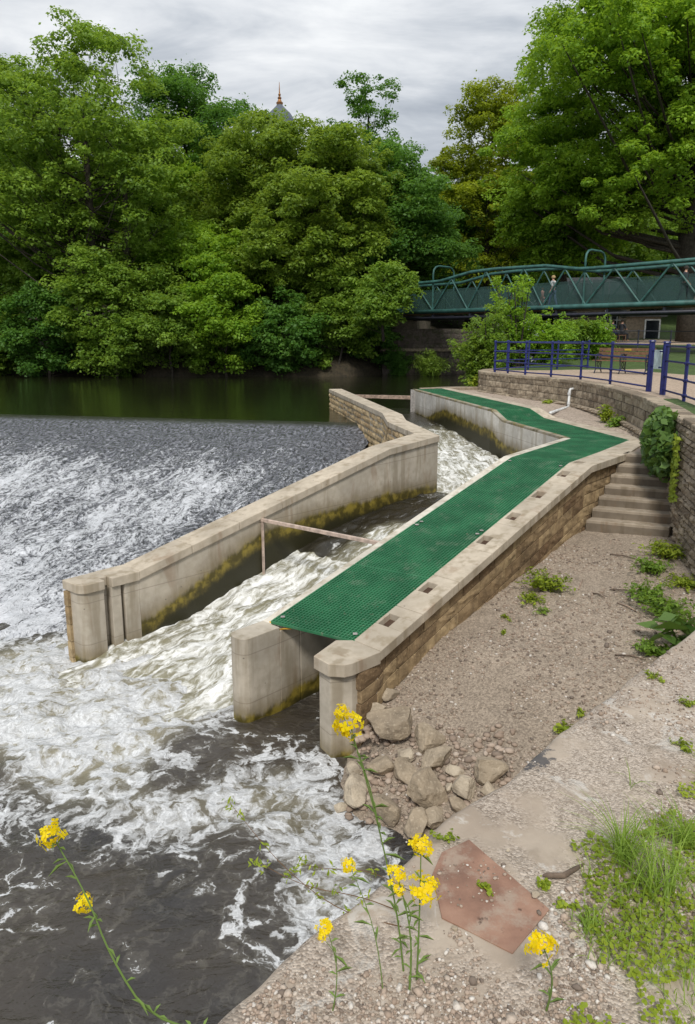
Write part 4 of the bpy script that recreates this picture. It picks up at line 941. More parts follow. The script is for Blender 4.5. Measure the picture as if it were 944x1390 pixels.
# ==================================================================================================== pavilion and hut
T=thing('stone_house','tan stone house with tall white window seen under the footbridge','house',(18.6,52,1.8)); o_=T.location
x0=PY(776,440,54)[0]; x1=PY(847,440,54)[0]; 
mb=MB(o_); mb.prism([(x0,54),(x1,53),(x1+1.5,60),(x0+1.5,61)],1.0,4.6); mb.build('wall',M['wallstone'],T)
mb=MB(o_); mb.prism([(x0-.3,53.7),(x1+.3,52.7),(x1+1.7,60.3),(x0+1.3,61.3)],4.61,4.8); 
mb.add([(x0-.3,53.7,4.8),(x1+.3,52.7,4.8),(x1+1.7,60.3,4.8),(x0+1.3,61.3,4.8),((x0+.5),57.5,6.3),((x1+.9),56.6,6.3)],[(0,1,5,4),(2,3,4,5),(1,2,5),(3,0,4)]); mb.build('roof',M['slate'],T)
for u,w_ in ((838,.9),(826,.35)):
    xw=PY(u,430,53.2)[0]; f=MB(o_)
    yw=54-(xw-x0)/(x1-x0)*1.0-.04
    for (ax_,az,bw,bh) in ((0,0,w_,.07),(0,1.5,w_,.07),(-w_/2,.75,.07,1.57),(w_/2,.75,.07,1.57),(0,.75,.04,1.5),(0,.75,w_,.04)): f.box((xw+ax_,yw,2.2+az),(bw,.07,bh))
    fo_=f.build('window',M['whitepaint'],T); g_m=MB(o_); g_m.box((xw,yw+.02,2.95),(w_-.1,.02,1.45)); g_m.build('pane',M['glassdark'],fo_)
for k in range(5):
    u=779+k*5; xw=PY(u,430,53.2)[0]; mb=MB(o_); mb.box((xw,53.2,2.5),(.12,.12,2.2)); mb.build('timber_post',M['wallstone'],T)
T=thing('park_hut','small flat roofed hut with a dark glazed opening at the right under the footbridge','hut',(21.5,48,1.6)); o_=T.location
Yh=48; xa=PY(850,440,Yh)[0]; xb=PY(897,440,Yh)[0]
mb=MB(o_); mb.prism([(xa,Yh),(xb,Yh),(xb+1,Yh+2.6),(xa+1,Yh+2.6)],1.0,3.05); mb.build('wall',M['wallstone'],T)
mb=MB(o_); mb.prism([(xa-.3,Yh-.3),(xb+.3,Yh-.3),(xb+1.3,Yh+2.9),(xa+.7,Yh+2.9)],3.06,[3.22,3.22,3.5,3.5]); mb.build('roof',M['slate'],T)
xw=PY(886,440,Yh)[0]; mb=MB(o_)
for (ax_,bw,az,bh) in ((-.48,.08,0,1.5),(.48,.08,0,1.5),(0,1.0,.75,.08),(0,1.0,-.75,.08)): mb.box((xw+ax_,Yh-.03,2.1+az),(bw,.08,bh))
fo_=mb.build('doorway',M['whitepaint'],T); mb=MB(o_); mb.box((xw,Yh-.005,2.1),(.86,.03,1.42)); mb.build('glass',M['glassdark'],fo_)
# ==================================================================================================== dome
T=thing('domed_tower','grey lead dome with a gilded spike rising over the treetops','tower',(PY(380,150,120)[0],120,3)); o_=T.location
xc=o_[0]; zt=PY(380,143,120)[2]; mb=MB(o_)
def lathe(mb,prof,c,n=16,tint=.5):
    vs=[(c[0]+r*math.cos(2*math.pi*k/n),c[1]+r*math.sin(2*math.pi*k/n),z) for r,z in prof for k in range(n)]
    m=len(prof); mb.add(vs,[(i*n+k,i*n+(k+1)%n,(i+1)*n+(k+1)%n,(i+1)*n+k) for i in range(m-1) for k in range(n)]+[tuple(range(n-1,-1,-1)),tuple((m-1)*n+k for k in range(n))],tint)
lathe(mb,[(2.6,zt-6),(2.6,zt-3.2),(2.35,zt-2.2),(1.75,zt-1.2),(1.0,zt-.5),(.6,zt-.1),(.4,zt+.15)],o_[:]); mb.build('dome',M['lead'],T)
mb=MB(o_); lathe(mb,[(2.4,3),(2.4,zt-6.01)],o_[:],12); mb.build('tower_wall',M['wallstone'],T)
mb=MB(o_); lathe(mb,[(.45,zt+.1),(.55,zt+.4),(.35,zt+.6),(.2,zt+.9),(.34,zt+1.1),(.13,zt+1.3),(.22,zt+1.6),(.10,zt+1.8),(.03,zt+3.4)],o_[:],10); mb.build('finial',M['gilt'],T)
# ==================================================================================================== railings
def rail_fence(name,label,cat,posts,h,mat,rails,pr=.034,rr=.021,group=None,gates=(),finial=True,zf=None):
    T=thing(name,label,cat,(*posts[0],gz(*posts[0]) if zf is None else zf(*posts[0])),group); o_=T.location; tops=[]
    for i,(x,y) in enumerate(posts):
        z=gz(x,y) if zf is None else zf(x,y); big=i in gates; r_=pr*(1.9 if big else 1); hh=h*(1.04 if big else 1); mb=MB(o_)
        mb.tube([(x,y,z-.05),(x,y,z+hh)],r_,10)
        if not big:
            for q in rails: mb.tube([(x,y,z+h*q-.035),(x,y,z+h*q-.02),(x,y,z+h*q+.02),(x,y,z+h*q+.035)],[r_,r_*1.5,r_*1.5,r_],10)
        mb.tube([(x,y,z+hh),(x,y,z+hh+.02),(x,y,z+hh+.035)],[r_*1.35,r_*1.2,.004],10)
        mb.build('post',mat,T,smooth=False); tops.append((x,y,z))
    for q in rails:
        pts=[(x,y,z+h*q) for x,y,z in tops]; mb=MB(o_); mb.tube(pts,rr,8); mb.build('rail',mat,T,smooth=True)
    return T
FP=[(5.22,25.3),(5.50,24.5),(5.80,23.3),(6.33,22.2),(6.80,20.8),(6.97,18.9),(6.97,16.45)]
rail_fence('railing','blue four rail railing following the top of the curved stone wall','railing',FP,1.10,M['blue'],[.97,.68,.37,.10],gates=(6,))
rail_fence('railing','blue railing right of the gate, running down towards the right picture edge','railing',[(6.90,15.55),(6.62,13.95),(6.25,12.3),(5.85,10.6),(5.45,8.9),(5.2,7.2)],1.08,M['blue'],[.97,.68,.37,.10],gates=(0,))
rail_fence('railing','blue railing along the river side of the terrace, behind the path','railing',[(5.30,25.75),(6.0,26.9),(7.0,27.7),(8.3,28.3),(9.8,29.2)],1.10,M['blue'],[.97,.68,.37,.10])
rail_fence('railing','black iron railing along the grass in front of the hut','railing',[(x,36.5-.12*(x-12)) for x in np.arange(11.5,25,1.55)],1.15,M['black_iron'],[.97,.5,.12],rr=.02)
T=thing('notice_board','pale blank notice fixed between the two thick blue gate posts','notice',(6.94,15.9,1.1)); mb=MB(T.location); mb.box((6.93,16.0,1.22),(.03,.30,.42),rz=.05); mb.build('notice_panel',M['notice'],T); mb=MB(T.location); mb.beam((6.97,16.45,1.40),(6.90,15.55,1.40),.02,.03); mb.beam((6.97,16.45,1.05),(6.90,15.55,1.05),.02,.03); mb.build('bracket',M['blue'],T)
# ==================================================================================================== bench
T=thing('park_bench','brown slatted bench with ornate black iron ends and a small brass plaque','bench',(9.65,24.8,.48)); o_=T.location
ba=np.array((9.02,25.45));bb=np.array((10.28,24.25)); bu=(bb-ba)/np.linalg.norm(bb-ba); bn_=np.array((-bu[1]*-1,bu[0]*-1)); bn_=np.array((bu[1],-bu[0])); 
if bn_[1]>0: bn_=-bn_
ba=ba-bu*.12;bb=bb+bu*.12
def bpt(s,d,z): q=ba*(1-s)+bb*s+bn_*d; return (q[0],q[1],.48+z)
def ringpts(c,r,z,n=14,ax=0): return [(c(r*math.cos(t),z+r*math.sin(t))) for t in np.linspace(0,2*math.pi,n)]
for s_b in (.06,.5,.94):
    mb=MB(o_); f=lambda d,z,s=s_b: bpt(s,d,z)
    mb.tube([f(-.06,0),f(.02,.12),f(.03,.25),f(.0,.42),f(-.02,.6),f(-.08,.86)],.022,6); mb.tube([f(.52,0),f(.44,.12),f(.42,.25),f(.47,.42),f(.48,.55),f(.42,.64),f(.2,.66),f(.0,.62)],.022,6)
    mb.tube([f(.0,.40),f(.46,.40)],.02,6); mb.tube([f(.02,.12),f(.23,.2),f(.44,.12)],.018,6)
    for c_d,c_z,r_ in ((.14,.53,.09),(.33,.53,.09),(.23,.3,.08)): mb.tube([f(c_d+r_*math.cos(t),c_z+r_*math.sin(t)) for t in np.linspace(0,2*math.pi,12)],.014,5)
    mb.build('iron_frame',M['black_iron'],T)
for k in range(5): mb=MB(o_); mb.beam(bpt(0,.05+.095*k,.435),bpt(1,.05+.095*k,.435),.08,.03); mb.build('seat_slat',M['timber'],T)
for k in range(3): mb=MB(o_); mb.beam(bpt(0,.0-.03*k,.55+.13*k),bpt(1,.0-.03*k,.55+.13*k),.03,.105); mb.build('back_slat',M['timber'],T)
mb=MB(o_); mb.beam(bpt(.46,-.035,.81),bpt(.58,-.035,.81),.006,.06); mb.build('plaque',M['brass'],T)
# ==================================================================================================== people
def fig(name,label,loc,rz,joints,edges,shirt,trous,hair,skin,sc=1.0,skirt=False):
    """one skinned body; clothes are slightly fuller skins over the same joints"""
    T=thing(name,label,'person',loc,rz=rz)
    def skinmesh(nm,keys,grow,mat,minr=0):
        ks=[k for k in joints if k in keys]; me=bpy.data.meshes.new(nm)
        es=[(ks.index(a),ks.index(b)) for a,b in edges if a in keys and b in keys]
        me.from_pydata([tuple(np.array(joints[k][0])*sc) for k in ks],[],[]) if False else me.from_pydata([tuple(np.array(joints[k][0])*sc) for k in ks],es,[])
        o=link(nm,me,mat,T); m=o.modifiers.new('skin','SKIN'); m.use_smooth_shade=True
        for i,k in enumerate(ks):
            r_=(joints[k][1]+grow)*sc; me.skin_vertices[0].data[i].radius=(r_,r_*.85)
        me.skin_vertices[0].data[0].use_root=True
        su=o.modifiers.new('sub','SUBSURF'); su.levels=1; su.render_levels=1
        return o
    def prep(nm,keys,grow,mat):
        ks=[k for k in joints if k in keys]; me=bpy.data.meshes.new(nm)
        es=[(ks.index(a),ks.index(b)) for a,b in edges if a in keys and b in keys]
        me.from_pydata([tuple(np.array(joints[k][0])*sc) for k in ks],es,[])
        o=link(nm,me,mat,T)
        m=o.modifiers.new('skin','SKIN'); m.use_smooth_shade=True
        if not me.skin_vertices: 
            me.attributes  # layer made by the modifier below
            bpy.context.view_layer.objects.active=o
            try: bpy.ops.mesh.customdata_skin_add()
            except Exception: pass
        if me.skin_vertices:
            for i,k in enumerate(ks):
                r_=(joints[k][1]+grow)*sc; me.skin_vertices[0].data[i].radius=(r_,r_*.85)
            me.skin_vertices[0].data[0].use_root=True
        su=o.modifiers.new('sub','SUBSURF'); su.levels=1; su.render_levels=1
        return o
    prep('body',set(joints),0,skin)
    prep('shirt',{'chest','waist','neckb','shl','shr','ell','elr','hip'},.022,shirt)
    prep('trousers',{'hip','hl','hr','kl','kr','al','ar'} if not skirt else {'hip','hl','hr','kl','kr'},.020,trous)
    hd=np.array(joints['head'][0])*sc; mb=MB(); n=12
    vs=[];fs=[]
    for i in range(7):
        ph=math.pi*.62*i/6
        for k in range(n):
            th=2*math.pi*k/n; vs.append((hd[0]+.105*sc*math.sin(ph)*math.cos(th),hd[1]-.018*sc+.118*sc*math.sin(ph)*math.sin(th),hd[2]+.03*sc+.115*sc*math.cos(ph)))
    fs=[(i*n+k,(i+1)*n+k,(i+1)*n+(k+1)%n,i*n+(k+1)%n) for i in range(6) for k in range(n)]
    mb.add(vs,fs); h_=mb.build('hair',hair,T,smooth=True)
    return T
EDG=[('hip','waist'),('waist','chest'),('chest','neckb'),('neckb','neck'),('neck','head'),('head','crown'),('neckb','shl'),('neckb','shr'),('shl','ell'),('shr','elr'),('ell','wl'),('elr','wr'),('wl','fl'),('wr','fr'),('hip','hl'),('hip','hr'),('hl','kl'),('hr','kr'),('kl','al'),('kr','ar'),('al','tl'),('ar','tr')]
def standing(step=.25,arm=.2):
    return {'hip':((0,0,.93),.125),'waist':((0,0,1.08),.115),'chest':((0,.0,1.28),.13),'neckb':((0,0,1.44),.085),'neck':((0,.01,1.52),.05),'head':((0,.03,1.62),.085),'crown':((0,.03,1.68),.075),
    'shl':((-.18,0,1.40),.055),'shr':((.18,0,1.40),.055),'ell':((-.22,-arm*.5,1.13),.042),'elr':((.22,arm*.5,1.13),.042),'wl':((-.22,-arm*.4+.12,.90),.028),'wr':((.22,arm+.12,.92),.028),'fl':((-.21,-arm*.4+.16,.80),.03),'fr':((.21,arm+.18,.83),.03),
    'hl':((-.09,0,.88),.09),'hr':((.09,0,.88),.09),'kl':((-.10,step*.5,.48),.06),'kr':((.10,-step*.4,.48),.06),'al':((-.10,step*.8,.08),.042),'ar':((.10,-step,.10),.042),'tl':((-.10,step*.8+.17,.03),.035),'tr':((.10,-step+.16,.03),.035)}
def sitting():
    return {'hip':((0,0,.52),.13),'waist':((0,0,.68),.12),'chest':((0,.0,.88),.13),'neckb':((0,.02,1.04),.085),'neck':((0,.03,1.12),.05),'head':((0,.06,1.22),.085),'crown':((0,.06,1.28),.075),
    'shl':((-.18,.02,1.0),.055),'shr':((.18,.02,1.0),.055),'ell':((-.22,.12,.76),.042),'elr':((.22,.12,.76),.042),'wl':((-.14,.34,.74),.028),'wr':((.14,.34,.74),.028),'fl':((-.10,.42,.75),.03),'fr':((.10,.42,.75),.03),
    'hl':((-.10,.04,.50),.09),'hr':((.10,.04,.50),.09),'kl':((-.12,.44,.49),.06),'kr':((.12,.44,.49),.06),'al':((-.12,.46,.09),.042),'ar':((.12,.46,.09),.042),'tl':((-.12,.62,.03),.035),'tr':((.12,.62,.03),.035)}
CL={k:m_plain(k,c,.85,0,.15) for k,c in {'white_cotton':(.72,.72,.72),'pale_blue_cotton':(.45,.55,.68),'dark_cloth':(.03,.035,.045),'navy_cloth':(.03,.045,.12),'pink_cloth':(.60,.33,.30),'cream_cloth':(.62,.52,.40),'denim':(.10,.16,.28),'fair_skin':(.62,.37,.27),'brown_hair':(.09,.05,.03),'blond_hair':(.42,.30,.15),'dark_hair':(.03,.025,.02)}.items()}
zd=ZB-.02
def onb(s,fr): q=BA+BD*s+BN*2.1*fr; return (q[0],q[1],zd)
rzb=math.atan2(BD[1],BD[0])-math.pi/2
fig('person','fair haired person in a white top walking on the footbridge near the right hoop',onb(8.35,.30),rzb+math.pi,standing(),EDG,CL['white_cotton'],CL['denim'],CL['blond_hair'],CL['fair_skin'],1.03)
fig('person','small child in pink walking beside the white topped adult on the footbridge',onb(7.75,.25),rzb+math.pi,standing(.2),EDG,CL['pink_cloth'],CL['pink_cloth'],CL['brown_hair'],CL['fair_skin'],.66)
fig('person','dark clothed person near the right picture edge on the footbridge',onb(15.6,.35),rzb,standing(.3),EDG,CL['dark_cloth'],CL['dark_cloth'],CL['dark_hair'],CL['fair_skin'],1.04)
fig('person','person in a cream top beside the dark clothed walker on the footbridge',onb(16.15,.62),rzb,standing(.24),EDG,CL['cream_cloth'],CL['cream_cloth'],CL['brown_hair'],CL['fair_skin'],1.0)
for u,Yp,sh,lab in ((801,44.5,'white_cotton','seated person in white, leftmost of the group below the footbridge'),(823,44.5,'white_cotton','seated person in a white shirt beside the one in navy'),(832,45.2,'navy_cloth','seated person in navy beside the one in a dark jacket'),(845,44.8,'dark_cloth','seated person in a dark jacket, rightmost of the group')):
    x=PY(u,440,Yp)[0]; fig('person',lab,(x,Yp,gz(x,Yp)+.02),.4 if u<830 else -1.0,sitting(),EDG,CL[sh],CL['navy_cloth'] if u!=845 else CL['dark_cloth'],CL['dark_hair'],CL['fair_skin'],1.0)
    zc=gz(x,Yp); mb=MB((x,Yp,zc)); mb.box((x,Yp,zc+.40),(.44,.44,.04)); 
    for a_,b_ in ((-.19,-.19),(.19,-.19),(-.19,.19),(.19,.19)): mb.box((x+a_,Yp+b_,zc+.19),(.03,.03,.385))
    tag(mb.build('stool',M['timber']),lab.replace('seated person in','low wooden stool under the person in'),'stool')

# ==================================================================================================== rocks
import bmesh
def rock_mesh(name,seed,sx,sy,sz,sub=3):
    r=np.random.default_rng(seed); bm=bmesh.new(); bmesh.ops.create_icosphere(bm,subdivisions=sub,radius=1)
    me=bpy.data.meshes.new(name); bm.to_mesh(me); bm.free()
    V=np.array([v.co[:] for v in me.vertices])
    for _ in range(15):     # cut flat facets
        d=unit(r.normal(size=3)); k=r.uniform(.42,.80); q=V@d; V-=np.where(q>k,q-k,0)[:,None]*d*.93
    n=fbm(V[:,0]*2+seed,V[:,1]*2,V[:,2]*2,4,seed%90+1)-.5; V*=(1+.30*n)[:,None]; n=fbm(V[:,0]*6+seed,V[:,1]*6,V[:,2]*6,4,3)-.5; V*=(1+.14*n)[:,None]
    V*=np.array((sx,sy,sz)); me.vertices.foreach_set('co',V.astype(np.float32).ravel()); me.polygons.foreach_set('use_smooth',[False]*len(me.polygons))
    a=me.attributes.new('tint','FLOAT','POINT'); a.data.foreach_set('value',np.full(len(V),r.random(),np.float32)); me.update(); return me
def hit(u,v,f,up=0,z0=-2.2):
    z=z0
    for _ in range(12):
        x,y,_z=P(u,v,z); z=.5*z+.5*(f(x,y)+up)
    return x,y,z-up
RK=[(529,985,72,'largest boulder of the pile, brown and steep, beside the block wall end'),(582,1000,48,'flat faced pale boulder at the top right of the pile'),(549,1020,27,'small grey stone left below the flat faced pale boulder'),(519,1040,40,'angular pale stone by the tall yellow flower stem'),(551,1048,48,'slanting tan boulder in the middle of the pile'),(581,1074,62,'wide rounded boulder in the centre front of the pile'),(594,1030,48,'brown boulder half sunk in gravel behind the wide centre one'),(620,1042,24,'small upright pale stone right of the pile middle'),(630,1069,40,'oval smooth stone right of the wide centre boulder'),(662,1043,50,'squat boulder at the right end of the pile'),(665,1070,28,'small block below the squat right end boulder'),(485,1073,50,'boulder standing at the water edge left of the pile'),(523,1098,54,'pale smooth sided boulder at the front by the water'),(565,1119,46,'pointed pale boulder lowest in front'),(592,1106,34,'dark stone between the pointed boulder and the ledge'),(624,1092,28,'narrow upright stone against the ledge'),(464,1089,22,'small wet stone in the water at the far left of the pile'),(527,940,32,'small stone against the foot of the block wall'),(508,962,34,'stone wedged between the block wall end and the largest boulder'),(480,1040,30,'damp stone at the foot of the concrete pier'),(610,1063,18,'fist sized stone between the oval and the wide boulder'),(645,1090,20,'fist sized stone touching the ledge edge')]
for i,(u,v,w_,lab) in enumerate(RK):
    x,y,z=hit(u,v,bed_at,.08); r=random.Random(i*7+1); hw=w_/2/960*7.8
    z=max(z,-2.78)
    o=link('boulder',rock_mesh('boulder',300+i,hw*1.08,hw*r.uniform(.75,1.0),hw*r.uniform(.62,.85),4),M['rock']); o.location=(x,y,z+hw*.38); o.rotation_euler=(r.uniform(-.3,.3),r.uniform(-.3,.3),r.uniform(0,6))
    tag(o,lab,'boulder','boulders piled at the water edge')
# loose gravel and pebbles, far too many to count
def pebbles(name,pts,sz,mat,seed,flat=.6,tint=None):
    r=np.random.default_rng(seed); bm=bmesh.new(); bmesh.ops.create_icosphere(bm,subdivisions=1,radius=1); B=np.array([v.co[:] for v in bm.verts]); Fc=np.array([[v.index for v in f.verts] for f in bm.faces]); bm.free()
    if False: pass
    n=len(pts); m=len(B); sc=sz[:,None]*r.uniform(.6,1.25,(n,3))*np.array((1,1,flat)); a=r.uniform(0,2*math.pi,n); ca,sa=np.cos(a),np.sin(a)
    Bn=B[None]*(1+r.uniform(-.28,.28,(n,m,1))); Vv=Bn*sc[:,None,:]; X_=Vv[...,0]*ca[:,None]-Vv[...,1]*sa[:,None]; Y_=Vv[...,0]*sa[:,None]+Vv[...,1]*ca[:,None]
    V=np.stack([X_,Y_,Vv[...,2]],-1)+pts[:,None,:]; Q=(Fc[None]+np.arange(n)[:,None,None]*m).reshape(-1,3)
    t=r.random(n) if tint is None else tint
    o=mesh_np(name,V.reshape(-1,3),Q,mat,tint=np.repeat(t,m)); return o
r=np.random.default_rng(5); n=26000
px_=r.uniform(-.2,4.9,n); py_=2.2+9.2*r.random(n)**1.25; lx=np.interp(py_,[5,6.8,7.1,11.2,12.4],[.1,.1,.25,3.85,4.9]); ok=(px_>lx+.03)&(px_<cwx(py_)-.05)&(bedz(px_,py_)>-2.74)&(fbm(px_*1.3,py_*1.3,0,3,66)>.34+.06*np.clip(py_-8,0,2))
px_,py_=px_[ok],py_[ok]; sz=.008+.015*r.random(len(px_))**2+.022*(r.random(len(px_))<.02)*r.random(len(px_))
pz=bedz(px_,py_)+.10*(fbm(px_*1.2,py_*1.2,0,4,3)-.5)+.035*(fbm(px_*7,py_*7,0,3,9)-.5)
tag(pebbles('gravel',np.stack([px_,py_,pz+sz*.2],1),sz,M['pebble'],8,tint=np.clip(r.normal(.40,.32,len(px_)),0,1)),'loose pinkish gravel stones strewn over the sloping bed','gravel',kind='stuff')
# stones among the boulders
n=300; u_=r.uniform(470,700,n); v_=r.uniform(985,1125,n); PT=[]
for a_,b_ in zip(u_,v_):
    x,y,z=hit(a_,b_,bed_at,0); PT.append((x,y,max(z,-2.72)+.01))
tag(pebbles('rubble',np.array(PT),r.uniform(.018,.055,n),M['pebble'],9,tint=np.clip(r.normal(.38,.18,n),0,1)),'small rubble filling the gaps between the boulders','rubble',kind='stuff')
# pebbles on the ledge
n=34000; u_=r.uniform(330,960,n); v_=r.uniform(850,1400,n)
X=[];
yv=(650-v_)/F; dz_=-SP+yv*CP; t_=-H/dz_; x=(u_-472)/F*t_; y=(CP+yv*SP)*t_
exl=np.interp(y,[p[1] for p in EP],[p[0] for p in EP])
den=fbm(x*2.2,y*2.2,0,4,14); ok=(x>exl+.05)&(x<cwx(y)-.1)&(den>.40)&(r.random(n)<sstep(.38,.58,den)*.9+.1)
x,y=x[ok],y[ok]; sz=.0024+.0062*r.random(len(x))**2.4+.012*(r.random(len(x))<.03)*r.random(len(x))
z=.02*(fbm(x*2,y*2,0,4,13)-.5)*2+.008*(fbm(x*14,y*14,0,3,19)-.5)
pp=[P(u,v,.0) for u,v in ((637,1143),(746,1238),(696,1298),(600,1249),(587,1190),(600,1160))]
onp=in_poly(x,y,[p[:2] for p in pp]); kk=(~onp)|(r.random(len(x))<.35); x,y,z,sz,onp=x[kk],y[kk],z[kk],sz[kk],onp[kk]; z=np.where(onp,ZPL,z)
tag(pebbles('pebbles',np.stack([x,y,z+sz*.3],1),sz,M['pebble'],10,tint=np.clip(r.normal(.52,.34,len(x)),0,1)),'small pebbles and grit scattered over the foreground ledge','pebbles',kind='stuff')
# ==================================================================================================== things on the ledge
pp=[P(u,v,.0) for u,v in ((637,1143),(746,1238),(696,1298),(600,1249),(587,1190),(600,1160))]
zc=ZPL
mb=MB((*pp[0][:2],0)); mb.prism([p[:2] for p in pp],-.02,zc)
tag(mb.build('steel_plate',M['plate'],bevel=.002),'rust red steel plate lying on the foreground ledge beside the yellow flowers','plate')
def ledp(u,v,up=0): x,y,z=hit(u,v,led,0,0); return (x,y,z+up)
a_,b_,c_=ledp(737,1193,.012),ledp(765,1194,.014),ledp(793,1180,.02)
mb=MB(a_); mb.tube([a_,lerp(a_,b_,.2),b_,lerp(b_,c_,.6),c_],[.003,.0085,.009,.0075,.003],8,tint=.4); tag(mb.build('dead_stick',M['drybark'],smooth=True),'short curved dead stick between the rusty plate and the green weeds','stick')
for i,(u,v,w_,lab) in enumerate([(727,1222,9,'smooth grey pebble resting on the right corner of the rusty plate'),(617,1262,6,'pale pebble just below the left edge of the rusty plate'),(858,1230,8,'grey oval stone in the clover patch'),(779,1272,7,'whitish stone at the edge of the clover below the plate'),(690,1160,5,'small dark stone on the upper edge of the rusty plate')]):
    x,y,z=ledp(u,v); h=w_/960*2.1; o=link('loose_stone',rock_mesh('loose_stone',400+i,h,h*.75,h*.55,2),M['rock']); o.location=(x,y,z+h*.3+(.012 if i in(0,4) else 0)); tag(o,lab,'stone')
def round_leaf(C,Nn,size,r,k=6,cup=.15):
    n=len(C); t=unit(np.cross(Nn,unit(r.normal(size=(n,3))))); b=np.cross(Nn,t); an=np.linspace(0,2*math.pi,k,endpoint=False)
    rad=1+.12*np.cos(an*3)
    V=C[:,None,:]+size[:,None,None]*rad[None,:,None]*(t[:,None,:]*np.cos(an)[None,:,None]+b[:,None,:]*np.sin(an)[None,:,None])+Nn[:,None,:]*(size*cup)[:,None,None]*np.cos(an*2)[None,:,None]
    return V.reshape(-1,3),np.arange(n*k).reshape(-1,k)
CP_=[(1420,930),(1010,980),(944,1055),(925,1085),(905,1110),(870,1125),(842,1140),(810,1140),(785,1155),(795,1180),(788,1205),(795,1232),(778,1250),(800,1290),(790,1330),(770,1420),(1500,1420)]
cp2=[P(u,v,0)[:2] for u,v in CP_]
r=np.random.default_rng(12); n=82000; x=r.uniform(.4,3.6,n); y=r.uniform(1.0,3.3,n); jx=x+.06*(fbm(x*9,y*9,0,3,5)-.5)*2; ok=in_poly(jx,y+.06*(fbm(x*9+5,y*9,0,3,6)-.5)*2,cp2)&(fbm(x*7,y*7,0,3,71)>.42); x,y=x[ok],y[ok]
hgt=.012+.055*fbm(x*6,y*6,0,3,72)*r.random(len(x)); C=np.stack([x,y,hgt],1); Nn=unit(r.normal(size=C.shape)*.38+np.array((0,-.1,1)))
V,Q=round_leaf(C,Nn,r.uniform(.003,.008,len(x)),r)
tag(mesh_np('ground_cover',V,Q,L['lush'],tint=np.repeat(np.clip(fbm(x*5,y*5,0,3,4)*.8+r.random(len(x))*.4-.1,0,1),6)),'low round leaved green ground cover on the right of the ledge','ground cover',kind='stuff')
def blades(pts,hs,r,w=.0022,bend=.5,seg=5,dirs=None):
    n=len(pts); a=r.uniform(0,2*math.pi,n) if dirs is None else dirs; d=np.stack([np.cos(a),np.sin(a),0*a],1); sdv=np.stack([-np.sin(a),np.cos(a),0*a],1); bd_=bend*r.uniform(.3,1.5,n); V=[]
    for i in range(seg+1):
        t=i/seg; c=pts+d*(hs*bd_*t*t)[:,None]+np.array((0,0,1))*(hs*(t-.35*bd_*t*t*t))[:,None]; ww=w*(1-t**1.7)*(.8+.5*t)+.0002
        V+= [c-sdv*ww,c+sdv*ww]
    V=np.stack(V,1); k=2*(seg+1); base=np.arange(n)[:,None]*k
    Q=np.concatenate([np.stack([base[:,0]+2*i,base[:,0]+2*i+1,base[:,0]+2*i+3,base[:,0]+2*i+2],1) for i in range(seg)])
    return V.reshape(-1,3),Q,k
n=3600; x=r.uniform(.45,3.4,n*4); y=r.uniform(1.1,3.1,n*4); ok=in_poly(x,y,cp2)&(fbm(x*4,y*4,0,3,91)>.44); x,y=x[ok][:n],y[ok][:n]
V,Q,k=blades(np.stack([x,y,0*x],1),r.uniform(.03,.11,len(x)),r,.0014,.8); tag(mesh_np('grass',V,Q,L['grass'],tint=np.repeat(r.random(len(x)),k)),'thin grass blades growing through the ground cover','grass',kind='stuff')
for i,(u,v,nb,h,lab) in enumerate([(845,1165,100,.19,'long bladed grass tuft arching over the left edge of the ground cover'),(890,1210,110,.21,'dense bright grass tuft in the middle of the ground cover'),(930,1150,80,.16,'grass tuft by the right picture edge above the densest one'),(530+270,1265,45,.06,'short grass tuft at the lower left of the ground cover'),(690,985,5,.10,'few thin blades standing alone in the ledge grit') if False else (852,1068,6,.10,'few thin blades standing alone in the ledge grit')]):
    c=ledp(u,v); p=np.array(c)+np.stack([r.normal(size=nb)*(.045 if nb>100 else .02),r.normal(size=nb)*(.04 if nb>100 else .02),0*r.random(nb)],1)-np.array(c); V,Q,k=blades(p,h*r.uniform(.5,1.15,nb),r,.0018,.9)
    o=mesh_np('grass_tuft',V,Q,L['grass'],tint=np.repeat(r.random(nb),k)); o.location=c; tag(o,lab,'grass tuft','grass tufts on the ledge')
def weed(name,label,cat,loc,rad,h,leaf,seed,n=160,ls=.02,asp=.5,group=None,rnd=False,stem=True):
    r=np.random.default_rng(seed); T=thing(name,label,cat,loc,group); mb=MB(); Cs=[];Ns=[]
    ns=max(4,n//14)
    for k in range(ns):
        a=r.uniform(0,2*math.pi); q=rad*r.uniform(.1,1)**.7; hh=h*r.uniform(.4,1)*(1-.4*q/rad); tip=np.array((math.cos(a)*q,math.sin(a)*q,hh)); mid=np.array((tip[0]*.35,tip[1]*.35,hh*.7))
        bz=lambda t:2*t*(1-t)*mid+t*t*tip
        if stem: mb.tube([bz(t) for t in np.linspace(0,1,5)],[ls*.09,ls*.08,ls*.07,ls*.05,ls*.03],4,cap=False)
        for t in r.uniform(.3,1.03,n//ns): 
            Cs.append(bz(t)+r.normal(size=3)*ls*.6); Ns.append(unit(np.array((math.cos(a)*.3,math.sin(a)*.3,1))+r.normal(size=3)*.35))
    Cs=np.array(Cs);Cs[:,2]=np.maximum(Cs[:,2],.004)
    sz=ls*r.uniform(.5,1.2,len(Cs))
    V,Q=(round_leaf(Cs,np.array(Ns),sz,r) if rnd else leaf_mesh(Cs,np.array(Ns),sz,asp,r,.3)); mesh_np('leaves',V,Q,leaf,T,tint=np.repeat(r.random(len(Cs)),Q.shape[1]))
    if stem: mb.build('stems',L['stem'],T)
    return T
WD='weeds growing in the gravel bed'
